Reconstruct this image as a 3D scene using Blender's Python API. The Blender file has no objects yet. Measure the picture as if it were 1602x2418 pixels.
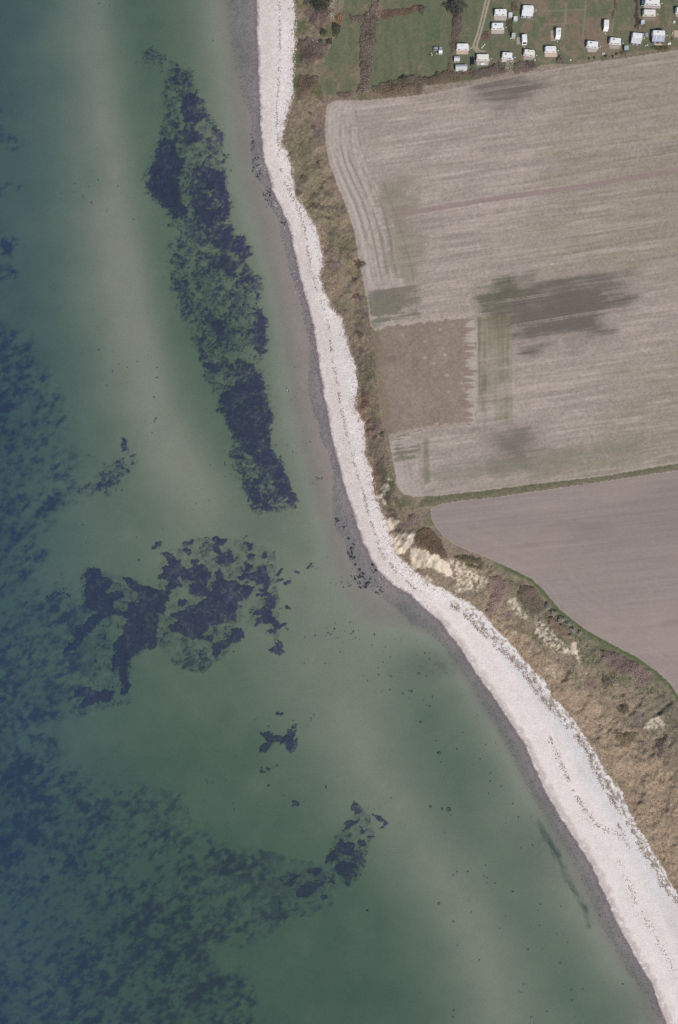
import bpy, bmesh, math, random
import numpy as np

# ------------------------------------------------------------------ camera, sky, sun, exposure
SC = bpy.context.scene
COL = SC.collection
S = 0.2            # metres per photo pixel at sea level
CX, CY = 801.0, 1209.0
H = 430.0          # flying height above the sea

cam_d = bpy.data.cameras.new("camera")
cam = bpy.data.objects.new("camera", cam_d); COL.objects.link(cam)
cam.location = (0, 0, H)
cam.rotation_euler = (0, 0, 0)
cam_d.sensor_fit = 'VERTICAL'
cam_d.angle = 2 * math.atan(CY * S / H)
cam_d.clip_start = 1.0
cam_d.clip_end = 6000.0
SC.camera = cam

SUN_EL, SUN_AZ = math.radians(50), math.radians(157)
world = bpy.data.worlds.new("World"); SC.world = world
world.use_nodes = True
wn = world.node_tree.nodes; wl = world.node_tree.links
sky = wn.new("ShaderNodeTexSky"); sky.sky_type = 'NISHITA'; sky.sun_disc = False
sky.sun_elevation = SUN_EL; sky.sun_rotation = SUN_AZ
wl.new(sky.outputs[0], wn["Background"].inputs[0])
wn["Background"].inputs[1].default_value = 0.08

sun_d = bpy.data.lights.new("sun", 'SUN'); sun_d.energy = 3.2; sun_d.angle = math.radians(0.5)
sun_d.color = (1.0, 0.955, 0.90)
sun = bpy.data.objects.new("sun", sun_d); COL.objects.link(sun)
sun.rotation_euler = (math.pi / 2 - SUN_EL, 0, math.pi - SUN_AZ)
sun.location = (60, -150, 200)

SC.view_settings.view_transform = 'Standard'
SC.view_settings.look = 'None'
SC.view_settings.exposure = 0.0
SC.view_settings.gamma = 1.0
SC.cycles.max_bounces = 6
SC.cycles.transparent_max_bounces = 12
SC.cycles.use_denoising = False

# ------------------------------------------------------------------ helpers
rng = np.random.default_rng(7)
random.seed(7)
K = np.array([1.0, .995, 1.01])            # light reaching a level white card (calibrated)

def lin(r, g, b):
    c = np.array([r, g, b], float) / 255
    return np.where(c <= 0.04045, c / 12.92, ((c + 0.055) / 1.055) ** 2.4)
def A(r, g, b):                              # picture colour -> surface albedo
    return lin(r, g, b) / K
def A4(r, g, b):
    return tuple(float(x) for x in A(r, g, b)) + (1.0,)

_tab = rng.random((8, 256, 256))
def vnoise(x, y, seed):
    t = _tab[seed % 8]
    ox, oy = (seed * 37) % 251, (seed * 91) % 241
    xi = np.floor(x).astype(np.int64); yi = np.floor(y).astype(np.int64)
    fx = x - xi; fy = y - yi
    fx = fx * fx * (3 - 2 * fx); fy = fy * fy * (3 - 2 * fy)
    x0 = (xi + ox) & 255; x1 = (xi + 1 + ox) & 255
    y0 = (yi + oy) & 255; y1 = (yi + 1 + oy) & 255
    a = t[y0, x0]; b = t[y0, x1]; c = t[y1, x0]; d = t[y1, x1]
    return (a + (b - a) * fx) * (1 - fy) + (c + (d - c) * fx) * fy
def fbm(u, v, scale, seed, octv=4, ang=0.0, stretch=1.0, rough=0.5):
    """value noise around 0 (about -0.5..0.5); scale in photo pixels; stretch along ang"""
    ca, sa = math.cos(ang), math.sin(ang)
    a = (u * ca + v * sa) / (scale * stretch); b = (-u * sa + v * ca) / scale
    o = 0; amp = 1; tot = 0
    for k in range(octv):
        o = o + amp * (vnoise(a + 13.7 * k, b + 7.3 * k, seed + k) - 0.5)
        tot += amp; amp *= rough; a = a * 2.03; b = b * 2.03
    return o / tot * 1.5
def sst(a, b, x):
    t = np.clip((x - a) / (b - a), 0, 1)
    return t * t * (3 - 2 * t)
def pdist(u, v, pts, closed=False):
    p = np.asarray(pts, float)
    q = np.roll(p, -1, 0) if closed else p[1:]
    p0 = p if closed else p[:-1]
    best = np.full(u.shape, 1e18)
    for (ax, ay), (bx, by) in zip(p0, q):
        dx, dy = bx - ax, by - ay
        t = np.clip(((u - ax) * dx + (v - ay) * dy) / (dx * dx + dy * dy + 1e-9), 0, 1)
        d = (u - ax - t * dx) ** 2 + (v - ay - t * dy) ** 2
        np.minimum(best, d, out=best)
    return np.sqrt(best)
def poly_sd(u, v, pts):
    """signed distance, positive inside"""
    p = np.asarray(pts, float); q = np.roll(p, -1, 0)
    ins = np.zeros(u.shape, bool)
    for (ax, ay), (bx, by) in zip(p, q):
        c = (ay > v) != (by > v)
        xs = (bx - ax) * (v - ay) / (by - ay + 1e-12) + ax
        ins ^= c & (u < xs)
    d = pdist(u, v, pts, True)
    return np.where(ins, d, -d)
def poly_field(pts, margin=60):
    """signed distance on the ground grid, evaluated only near the polygon"""
    p = np.asarray(pts, float)
    out = np.full(U.shape, -1e3)
    i0, i1 = np.searchsorted(us, [p[:, 0].min() - margin, p[:, 0].max() + margin])
    j0, j1 = np.searchsorted(vs, [p[:, 1].min() - margin, p[:, 1].max() + margin])
    if i1 > i0 and j1 > j0:
        out[j0:j1, i0:i1] = poly_sd(U[j0:j1, i0:i1], V[j0:j1, i0:i1], p)
    return out
def line_field(pts, margin=60):
    p = np.asarray(pts, float)
    out = np.full(U.shape, 1e3)
    i0, i1 = np.searchsorted(us, [p[:, 0].min() - margin, p[:, 0].max() + margin])
    j0, j1 = np.searchsorted(vs, [p[:, 1].min() - margin, p[:, 1].max() + margin])
    if i1 > i0 and j1 > j0:
        out[j0:j1, i0:i1] = pdist(U[j0:j1, i0:i1], V[j0:j1, i0:i1], p)
    return out
def zm(pts, ox, oy, sc):                     # tracing from an enlarged piece of the photo
    return [(ox + x / sc, oy + y / sc) for x, y in pts]

# ------------------------------------------------------------------ the ground grid
inner_u = np.arange(-40, 1643, 2.0); inner_v = np.arange(-40, 2461, 2.0)
def outer(lo, hi):
    g = [8, 20, 40, 70, 110, 170, 260, 400, 620, 1000, 1700, 3000, 5000]
    return np.array([lo - x for x in g[::-1]]), np.array([hi + x for x in g])
a, b = outer(-40, 1642); us = np.concatenate([a, inner_u, b])
a, b = outer(-40, 2460); vs = np.concatenate([a, inner_v, b])
U, V = np.meshgrid(us, vs)
NV, NU = U.shape

WATERLINE = [(600,-5000),(606,-400),(607,0),(608,75),(610,130),(612,200),(615,240),(616,290),(621,339),(625,377),(634,408),(644,444),(662,485),(677,518),(687,546),(695,585),(703,628),(713,665),(726,715),(742,772),(751,830),(759,887),(772,963),(784,1028),(799,1092),(816,1151),(834,1207),(855,1273),(878,1319),(898,1352),(929,1381),(970,1405),(998,1430),(1036,1463),(1063,1497),(1092,1535),(1115,1573),(1140,1613),(1168,1648),(1191,1684),(1216,1722),(1241,1760),(1257,1798),(1283,1856),(1305,1897),(1331,1942),(1366,1993),(1398,2045),(1423,2099),(1449,2160),(1475,2211),(1503,2262),(1539,2320),(1558,2374),(1574,2418),(1650,2600),(3400,6000)]
UPPER = [(690,-5000),(693,-300),(693,0),(697,61),(692,80),(698,97),(692,133),(693,163),(689,199),(694,219),(684,245),(680,265),(672,293),(672,316),(661,334),(677,360),(690,395),(688,416),(695,454),(713,487),(733,515),(749,548),(759,589),(762,625),(753,654),(765,688),(782,726),(807,753),(815,784),(824,826),(841,868),(843,925),(838,967),(857,990),(864,1032),(860,1075),(876,1101),(883,1151),(890,1184),(906,1220),(919,1253),(934,1309),(957,1327),(977,1347),(1005,1370),(1028,1383),(1062,1398),(1100,1418),(1132,1441),(1164,1479),(1206,1518),(1244,1566),(1283,1604),(1305,1646),(1350,1694),(1385,1745),(1407,1778),(1423,1811),(1468,1868),(1487,1917),(1516,1968),(1539,2006),(1567,2054),(1590,2096),(1620,2135),(1760,2418),(3600,6000)]
BROW = [(760,-5000),(755,-300),(752,0),(760,60),(748,120),(752,200),(766,262),(768,301),(769,339),(777,385),(795,434),(813,477),(828,520),(838,556),(845,594),(852,633),(860,669),(868,715),(872,768),(880,830),(884,900),(890,960),(900,1020),(908,1060),(918,1110),(928,1150),(938,1185),(952,1226),(985,1263),(1031,1305),(1059,1318),(1100,1318),(1145,1326),(1206,1362),(1250,1390),(1285,1425),(1318,1466),(1378,1508),(1440,1545),(1500,1578),(1545,1610),(1575,1640),(1600,1685),(1660,1800),(1760,2000),(1950,2418),(3900,6000)]
def interp_x(line, v):
    p = np.asarray(line, float)
    return np.interp(v, p[:, 1], p[:, 0])
wob = fbm(U, V, 14, 3, 3)
d_w = pdist(U, V, WATERLINE) * np.where(U > interp_x(WATERLINE, V), 1, -1) + wob * 3.5
d_u = pdist(U, V, UPPER) * np.where(U > interp_x(UPPER, V), 1, -1) + fbm(U, V, 10, 5, 3) * 7
d_b = pdist(U, V, BROW) * np.where(U > interp_x(BROW, V), 1, -1)

# ---- sea depth: soundings (photo px, metres) joined by a smooth surface
snd = []
rows = {0:[(0,2.9),(100,2.3),(400,2.0)],200:[(0,2.8),(150,2.0)],400:[(0,2.8),(100,2.3),(200,1.7)],600:[(0,2.8),(150,2.1),(450,2.0)],
 800:[(0,3.1),(100,2.7),(200,2.0)],1000:[(0,3.3),(100,2.9),(250,1.9)],1100:[(300,1.8)],
 1200:[(0,3.1),(100,2.7),(200,2.1),(350,1.7)],1300:[(0,3.1),(150,2.3),(300,1.9),(450,1.55),(600,1.45)],
 1400:[(0,3.2),(200,2.4),(600,1.5),(700,1.3),(800,1.0)],1500:[(0,3.3),(300,2.4),(500,2.0),(650,1.5),(850,1.15),(950,1.3),(1000,1.2)],
 1600:[(0,3.1),(200,2.5),(400,2.2),(600,1.8),(900,1.35),(1060,1.4)],1700:[(0,3.1),(150,2.8),(400,2.7),(600,2.3),(720,1.6),(1080,1.7)],
 1800:[(0,3.5),(200,2.9),(400,2.6),(600,2.3),(760,1.7),(1150,1.5)],1900:[(0,3.5),(200,3.1),(500,2.7),(700,2.4),(1150,1.5),(1230,1.3)],
 2000:[(0,3.5),(300,3.1),(600,2.9),(800,2.5),(920,1.6),(1250,1.4)],2100:[(0,3.3),(300,3.1),(600,2.8),(800,2.7),(950,2.0)],
 2200:[(0,3.3),(300,3.2),(700,2.8),(900,2.6),(1030,1.7)],2300:[(0,3.3),(400,3.1),(700,2.8),(900,2.7),(1050,1.8),(1450,1.2)],
 2367:[(0,3.3),(500,3.1),(900,2.7),(1080,1.7)],2600:[(0,3.4),(500,3.1),(1000,2.3)],-250:[(0,2.9),(120,2.3),(420,2.0)]}
for y, r in rows.items():
    for x, d in r: snd.append((x * 1.0217, y * 1.0217, d))
for x, y, d in [(-400,0,3.6),(-400,600,3.8),(-400,1200,4.0),(-400,1800,4.2),(-400,2400,4.2)]: snd.append((x, y, d))
curves = [
 [(222,-250,1.3),(225,0,1.25),(249,220,1.15),(268,400,1.05),(305,600,.95),(345,800,.95),(378,944,1.0),(420,1022,1.0),(472,1115,1.0),(520,1210,1.15)],
 [(298,-250,2.3),(300,0,2.25),(320,200,2.1),(343,420,1.95),(378,600,2.0),(422,800,2.1),(455,900,2.1),(497,1020,2.0),(552,1130,1.85),(610,1220,1.7)],
 [(512,-250,.8),(515,0,.8),(535,150,.75),(555,300,.75),(588,450,.7),(622,560,.6),(655,700,.6),(692,850,.5),(728,1000,.4),(768,1150,.4),(800,1270,.4),(845,1385,.5),(905,1432,.45),(955,1470,.6)],
 [(440,-250,1.7),(442,0,1.65),(490,150,1.35),(545,420,1.1),(575,540,1.1),(625,640,1.1),(660,800,1.05),(668,950,1.05),(695,1080,1.1),(735,1220,1.05),(775,1330,1.05)],
 [(735,1450,1.25),(780,1600,1.2),(830,1720,1.12),(872,1830,1.12),(960,1950,1.25),(1030,2060,1.15),(1100,2180,1.1),(1160,2300,1.1),(1190,2418,1.15),(1240,2600,1.2)],
 [(930,1580,1.45),(990,1680,1.85),(1050,1800,2.0),(1080,1920,1.9),(1120,2020,1.65),(1200,2120,1.7),(1290,2220,1.8),(1370,2340,2.0),(1420,2418,1.9),(1500,2600,1.9)]]
for c in curves:
    for (x0, y0, d0), (x1, y1, d1) in zip(c[:-1], c[1:]):
        n = max(1, int(math.hypot(x1 - x0, y1 - y0) / 45))
        for k in range(n):
            t = k / n; snd.append((x0 + (x1 - x0) * t, y0 + (y1 - y0) * t, d0 + (d1 - d0) * t))
for (x0, y0), (x1, y1) in zip(WATERLINE[1:-2], WATERLINE[2:-1]):
    snd.append((x0 - 4, y0 + 2, 0.25))
snd = np.array(snd); snd[:, 2] *= .92
def rbf_fit(p, d, sm=6.0):
    r = np.sqrt(((p[:, None] - p[None]) ** 2).sum(-1) + 20.0 ** 2)
    n = len(p)
    M = np.zeros((n + 1, n + 1)); M[:n, :n] = -r + np.eye(n) * sm; M[:n, n] = 1; M[n, :n] = 1
    return np.linalg.solve(M, np.append(d, 0))
w_rbf = rbf_fit(snd[:, :2], snd[:, 2])
cu = np.arange(-400, 2001, 12.0); cv = np.arange(-400, 2801, 12.0)
CU, CV = np.meshgrid(cu, cv)
cd = np.full(CU.shape, w_rbf[-1])
for (x, y, _), wt in zip(snd, w_rbf[:-1]):
    cd -= wt * np.sqrt((CU - x) ** 2 + (CV - y) ** 2 + 400)
def bil(grid, gx, gy, u, v):
    fu = np.clip((u - gx[0]) / (gx[1] - gx[0]), 0, len(gx) - 1.001); fv = np.clip((v - gy[0]) / (gy[1] - gy[0]), 0, len(gy) - 1.001)
    i = fu.astype(int); j = fv.astype(int); a = fu - i; b = fv - j
    return (grid[j, i] * (1 - a) + grid[j, i + 1] * a) * (1 - b) + (grid[j + 1, i] * (1 - a) + grid[j + 1, i + 1] * a) * b
depth = np.clip(bil(cd, cu, cv, U, V), 0.15, 5.5)
depth = depth + fbm(U, V, 60, 11, 3) * 0.12 * depth
depth *= sst(0, 26, -d_w) * 0.75 + 0.25 * sst(0, 6, -d_w)

# ---- land height
_v = np.arange(-600., 2800., 4.)
hp = np.interp(V, _v, np.convolve(np.pad(np.interp(_v, [-400, 0, 250, 500, 700, 1000, 1180, 1300, 1500, 1700, 2100, 2418], [3, 3, 3.5, 5, 6, 7, 9, 12, 13, 13, 11, 10]), 30, mode='edge'), np.hanning(61) / np.hanning(61).sum(), 'valid'))
tb = np.clip(d_w / (d_w + np.abs(np.minimum(d_u, 0)) + 1e-3), 0, 1)
beach_h = 1.9 * tb ** 0.8 + 0.15 * np.sin(tb * 9) * tb * (1 - tb) * 2
ts = np.clip(d_u / (np.maximum(d_u, 0) + np.maximum(-d_b, 0) + 1e-3), 0, 1)
steep = np.exp(-((V - 1270) / 110) ** 2)
prof = sst(0, 1, ts) * (1 - steep) + sst(0.25, 0.8, ts) * steep
slope_h = 1.9 + (hp - 1.9) * prof
Z = np.where(d_w < 0, -depth, np.where(d_u < 0, beach_h, slope_h))
for l_, w_, g_ in (([(1535,1625),(1515,1650),(1490,1682)], 7, 1.6),([(1585,1655),(1555,1680),(1522,1706)], 8, 1.8),([(1168,1385),(1150,1425)], 8, 1.0),([(1062,1316),(1066,1350),(1076,1392)], 6, 1.6),([(975,1283),(950,1305)], 6, 1.4),([(1250,1520),(1215,1500)], 7, .8),([(1365,1540),(1340,1570),(1330,1600)], 9, 1.0)):
    Z = Z - .38 * g_ * sst(w_ * 1.5, 0, line_field(l_, 30) + wob * 6) * (d_u > 4)
plateau = np.maximum(d_b, 0)
Z = Z + np.where(d_b > 0, 1.2 * (1 - np.exp(-plateau / 250)) + fbm(U, V, 160, 21, 2) * 0.5 * sst(0, 60, plateau), 0)
rel = fbm(U, V, 9, 23, 3) * 0.6 + fbm(U, V, 34, 24, 3) * 2.2 + steep * fbm(U, V, 4.5, 26, 3, ang=2.2, stretch=5) * .9
Z = Z + np.where((d_u > 0) & (d_b < 10), rel * sst(0, 12, d_u) * sst(-10, 10, -d_b), 0)

# ------------------------------------------------------------------ land cover
FIELD1 = [(771,258),(773,247),(794,236),(855,238),(1000,224),(1111,201),(1184,185),(1225,176),(1300,165),(1343,157),(1404,146),(1466,139),(1527,129),(1602,118),(2000,60),(8000,-700),(8000,300),(2000,1045),(1602,1094),(1430,1124),(1250,1144),(1147,1158),(1033,1171),(979,1173),(952,1167),(938,1148),(930,1100),(919,1038),(994,1016),(1117,1001),(1124,983),(1126,868),(1124,791),(1118,742),(948,761),(884,778),(874,768),(869,715),(859,669),(851,630),(845,594),(839,556),(829,520),(814,477),(796,434),(778,385),(770,339),(768,301)]
FIELD2 = [(884,776),(948,760),(1118,741),(1124,791),(1126,868),(1124,983),(1117,1001),(994,1016),(919,1036),(905,990),(893,900),(886,830)]
FIELD3 = [(1017,1203),(1021,1198),(1046,1189),(1097,1181),(1140,1178),(1328,1151),(1602,1110),(2000,1060),(8000,320),(8000,5200),(2400,2300),(1660,1725),(1602,1643),(1583,1614),(1555,1588),(1507,1553),(1446,1521),(1382,1486),(1321,1438),(1289,1399),(1257,1367),(1206,1342),(1142,1313),(1079,1289),(1049,1268),(1028,1243),(1018,1222)]
def big_poly(pts): return poly_sd(U, V, pts)
jag = fbm(U, V, 6, 31, 2)
sd1 = big_poly(FIELD1) + jag * 2.0
sd2 = big_poly(FIELD2) + jag * 3.0
sd3 = big_poly(FIELD3) + jag * 1.0
GRASS_LINE = [(-9000,226),(690,226),(745,222),(789,224),(870,214),(1000,202),(1111,190),(1184,172),(1268,158),(1343,145),(1404,136),(1466,131),(1527,121),(1602,110),(8000,-500)]
north = V < np.interp(U, [p[0] for p in GRASS_LINE], [p[1] for p in GRASS_LINE]) + jag * 4
MEAD = [(763,225),(757,205),(757,185),(764,150),(776,125),(790,90),(806,70),(815,30),(800,0),(798,-60),(1200,-5000),(9000,-5000),(9000,60),(1602,109),(1400,136),(1265,158),(1111,190),(1000,202),(870,212),(800,226)]
sdm = big_poly(MEAD) + jag * 2

CLS = np.full(U.shape, 2)                    # coastal slope and verges
CLS[(sdm > 0) & north] = 6
CLS[sd1 > 0] = 3
CLS[sd2 > 0] = 4
CLS[sd3 > 0] = 5
CLS[(d_u < 0)] = 1
CLS[d_w < 0] = 0

def mix(a, b, t):
    return a + (b - a) * t[..., None]
C = np.zeros(U.shape + (3,))

# ---- seabed
n1 = fbm(U, V, 50, 41, 4); n2 = fbm(U, V, 7, 43, 3); n3 = fbm(U, V, 200, 47, 3)
SAND = np.array([.375, .296, .272])
sb = SAND * (1 + .28 * sst(.45, .95, depth) + 0.10 * n1 + 0.05 * n2)[..., None] * (1 + np.array([0, .05, .02]) * sst(.45, .95, depth)[..., None])
deep_haze = sst(1.9, 3.2, depth + n3 * 0.6)
sb = mix(sb, np.array([.40, .36, .34]) * (1 + 0.12 * n2)[..., None], deep_haze * 0.85)  # deep bed greyed: the water's blue haze painted into the bed colour
GRAVEL = [(0,-5000),(535,-300),(536,0),(545,75),(556,150),(578,240),(598,275),(593,340),(598,393),(608,418),(626,444),(636,480),(659,520),(665,551),(675,592),(685,638),(711,711),(721,765),(734,807),(732,860),(728,918),(738,967),(755,1002),(759,1040),(780,1071),(787,1109),(788,1151),(785,1202),(791,1248),(814,1273),(819,1304),(839,1342),(858,1376),(878,1394),(919,1424),(952,1449),(975,1475),(1018,1495),(1050,1525),(1082,1568),(1120,1625),(1160,1690),(1206,1776),(1254,1868),(1299,1942),(1356,2032),(1388,2102),(1430,2198),(1484,2294),(1526,2349),(1561,2418),(1640,2600),(3390,6000)]
d_g = pdist(U, V, GRAVEL) * np.where(U > interp_x(GRAVEL, V), 1, -1) + wob * 2.0
soft = np.interp(V, [0, 200, 300, 1420, 1500, 1700, 2400], [14, 12, 2.5, 2.5, 16, 12, 10])
gr = sst(-1, 1, d_g / soft)
gcol = mix(np.broadcast_to(A(146, 133, 133), C.shape), A(134, 122, 121), sst(1380, 1480, V)) * (1 + 0.35 * fbm(U, V, 4, 51, 2) + 0.25 * n1)[..., None]
sb = mix(sb, gcol, gr * (.92 - .28 * sst(1440, 1520, V)) * (1 - .3 * sst(.0, .3, fbm(U, V, 40, 54, 3))))
sb = mix(sb, A(116, 104, 105) * (1 + .3 * fbm(U, V, 4, 52, 2))[..., None], sst(-13, -3, d_w + wob * 3) * .5)
# wetter, dark gravel strip right at the swash edge
# green algae streak in the shallows off the southern beach
ALG = [(1272,1940),(1285,1965),(1303,2000),(1322,2033),(1340,2075),(1362,2110),(1380,2145),(1394,2190)]
da = line_field(ALG, 60) + fbm(U, V, 7, 53, 4, ang=1.05, stretch=3.5, rough=.75) * 20 + 3
sb = mix(sb, A(92, 96, 66), sst(16, -4, da) * sst(2200, 2100, V) * 0.75)
sb = mix(sb, A(78, 76, 68), sst(15, -4, da) * sst(2050, 2130, V) * 0.7)
sb = mix(sb, A(70, 80, 66), sst(13, -4, da) * np.exp(-((V - 2005) / 40) ** 2) * 0.8)
for (x, y, rx, ry, f) in [(1040,1570,60,30,.35),(1160,1640,40,60,.3),(1520,2380,60,70,.3),(1290,1990,60,90,.25)]:
    sb = mix(sb, A(96, 98, 88), f * np.exp(-((U - x) / rx) ** 2 - ((V - y) / ry) ** 2) * (1 + n2))

# ---- seaweed density from traced patches: (outline, strength, edge softness, raggedness)
W = []
def zw1(p): return zm(p, 0, 0, 2.613)
def zw2(p): return zm(p, 0, 600, 2.613)
def zw3(p): return zm(p, 300, 600, 2.613)
def zw4(p): return zm(p, 0, 1200, 2.613)
def zw5(p): return zm(p, 400, 1200, 2.613)
def zw6(p): return zm(p, 0, 1800, 2.613)
def zw7(p): return zm(p, 500, 1800, 2.537)
belt = zw1([(1060,380),(1120,430),(1200,560),(1290,700),(1370,830),(1390,940),(1390,1060),(1400,1200),(1430,1280),(1420,1400),(1500,1470),(1560,1568)]) + zw3([(750,0),(745,100),(820,160),(800,300),(860,380),(860,500),(840,600),(830,750),(885,850),(900,1000),(890,1100),(935,1270),(985,1380),(1055,1530),(1000,1600),(880,1590),(760,1600),(740,1500),(700,1380),(660,1290),(640,1170),(590,1020),(550,900),(500,800),(470,700),(430,580),(350,430),(330,330),(260,130),(250,0)]) + zw1([(1060,1440),(1060,1330),(1000,1280),(905,1180),(910,1080),(960,960),(980,800),(1010,720),(1000,530)])
W.append((belt, .50, 9, .8))
W.append((zw1([(1030,860),(1080,900),(1090,960),(1150,970),(1110,1100),(1110,1200),(1160,1330),(1090,1350),(1000,1270),(930,1190),(910,1150),(930,1070),(955,1000),(980,900)]), .95, 6, .6))
W.append((zw1([(1210,1000),(1330,1030),(1390,1090),(1390,1170),(1420,1280),(1400,1380),(1310,1400),(1200,1350),(1170,1200),(1200,1100)]), .80, 8, .75))
W.append((zw1([(1130,600),(1210,570),(1210,650),(1200,690),(1290,705),(1250,760),(1140,750),(1125,660)]), .92, 5, .6))
W.append((zw1([(1150,800),(1250,840),(1240,890),(1160,890)]), .9, 5, .6))
W.append((zw1([(1320,825),(1370,830),(1375,870),(1340,880)]), .85, 4, .7))
W.append((zw1([(1370,930),(1400,940),(1380,1010),(1350,1010)]), .75, 4, .7))
W.append((zw3([(480,0),(750,0),(745,100),(820,160),(800,290),(760,190),(650,150),(540,120)]), .68, 8, .8))
W.append((zw1([(1410,1400),(1500,1470),(1560,1568),(1400,1568),(1300,1500),(1250,1400)]), .72, 8, .8))
W.append((zw3([(785,290),(810,320),(865,400),(865,520),(835,620),(790,600),(805,420)]), .75, 5, .7))
W.append((zw3([(490,350),(580,370),(600,440),(570,540),(500,440)]), .74, 6, .7))
W.append((zw3([(450,640),(600,680),(560,750),(480,720)]), .78, 6, .7))
W.append((zw3([(680,640),(800,620),(840,640),(800,720),(690,760),(600,720)]), .66, 8, .8))
W.append((zw3([(690,770),(800,725),(860,850),(890,980),(880,1100),(930,1250),(975,1375),(1000,1400),(1060,1530),(1040,1560),(930,1480),(880,1380),(800,1280),(700,1190),(610,1060),(590,950),(570,870),(640,800)]), .85, 7, .7))
W.append((zw3([(700,1340),(800,1400),(840,1500),(900,1590),(800,1600),(740,1500)]), .72, 8, .8))
W.append((zw1([(850,380),(930,310),(1010,330),(1000,440),(930,440)]), .36, 8, .9))
W.append((zw1([(1010,480),(1140,420),(1190,440),(1120,560),(1020,580)]), .56, 9, .8))
W.append((zw4([(930,245),(985,215),(985,225),(945,255)]), .8, 3, .6))
W.append((zw4([(340,540),(380,500),(430,550),(380,540),(300,560)]), .7, 6, .8))
W.append((zw5([(565,1390),(620,1378),(640,1405),(700,1420),(740,1370),(770,1360),(770,1430),(785,1455),(750,1500),(730,1490),(710,1450),(640,1440),(600,1490),(565,1490),(600,1440)]), .92, 4, .6))
W.append((zw5([(658,1270),(705,1262),(690,1280)]), .85, 2, .5))
W.append((zw7([(300,55),(345,35),(400,0),(400,40),(380,35),(330,72)]), .72, 3, .8))
W.append((zw7([(480,230),(550,240),(520,265),(490,260)]), .66, 3, .9))
W.append((zw7([(365,850),(415,850),(405,925),(375,925)]), .8, 4, .7))
W.append((zw7([(240,690),(440,650),(660,640),(740,680),(720,800),(680,880),(500,900),(300,800)]), .42, 12, .9))
W.append((zw7([(80,600),(110,545),(200,580),(190,640),(100,670)]), .85, 5, .7))
W.append((zw6([(580,220),(650,220),(700,300),(640,370),(585,360)]), .85, 8, .6))
W.append((zw6([(945,395),(1030,365),(1055,460),(950,480)]), .92, 5, .6))
W.append((zw6([(1005,310),(1080,230),(1110,190),(1070,290),(1020,325)]), .8, 4, .6))
W.append((zw6([(410,660),(560,600),(520,690),(430,740)]), .85, 8, .6))
W.append((zw6([(730,860),(800,795),(825,850),(740,890)]), .85, 7, .6))
W.append((zw6([(880,850),(980,940),(900,1030),(850,1010),(920,930)]), .8, 7, .6))
W.append((zw6([(1290,560),(1355,545),(1340,605)]), .85, 5, .6))
W.append((zw6([(1400,570),(1510,590),(1490,660),(1290,710),(1400,640)]), .85, 5, .6))
W.append((zw6([(1090,1460),(1240,1360),(1410,1330),(1270,1420),(1200,1490)]), .85, 8, .6))
W.append((zw6([(980,1300),(1070,1240),(1060,1320),(1000,1350)]), .75, 8, .6))
W.append((zw6([(950,1450),(1050,1450),(1060,1540),(950,1540)]), .75, 8, .6))
W.append((zw6([(740,1530),(860,1560),(860,1610),(740,1610)]), .75, 8, .6))
W.append((zw6([(0,20),(200,20),(150,130),(50,190),(0,190)]), .85, 14, .6))
deepA = [(-3000,760)] + zw2([(0,450),(120,480),(240,560),(230,640),(330,780),(390,920),(430,1150),(530,1240),(480,1330),(520,1430),(600,1400),(640,1440),(480,1500),(380,1568)]) + zw4([(300,100),(250,200),(330,320),(200,420),(420,400),(520,520),(560,700),(700,880),(720,1000),(640,1080),(380,1150),(380,1280),(250,1350),(420,1500),(330,1568)]) + zw6([(350,0),(600,120),(760,120),(1000,170),(1120,200),(1180,330),(1300,500),(1568,560)]) + zw7([(120,560),(300,560),(440,680),(500,860),(420,960),(300,1020),(200,1080),(0,1100),(0,1230),(180,1260),(260,1400),(300,1568)]) + [(600,2600),(500,6000),(-3000,6000)]
W.append((deepA, .37, 34, 1.0))
W.append(([(-3000,1750),(60,1760),(190,1830),(300,1950),(330,2100),(200,2150),(100,2050),(-3000,2100)], .50, 50, .9))
W.append(([(-3000,830),(60,850),(110,980),(160,1090),(60,1130),(-3000,1150)], .46, 40, .9))
W.append((zw2([(640,1340),(830,1250),(840,1290),(700,1440),(520,1440)]), .45, 10, .9))
W.append((zw2([(755,1140),(790,1140),(790,1220),(755,1220)]), .66, 4, .9))
W.append((zw1([(0,640),(60,680),(70,740),(0,700)]), .45, 12, .5))
W.append((zw1([(0,800),(100,860),(160,890),(60,910),(0,880)]), .5, 14, .4))
W.append((zw1([(0,1130),(120,1150),(60,1200),(0,1200)]), .4, 16, .4))
W.append((zw1([(0,1440),(100,1480),(60,1568),(0,1568)]), .42, 16, .4))
W.append((zw2([(0,70),(120,100),(60,140),(0,140)]), .42, 12, .5))
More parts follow.
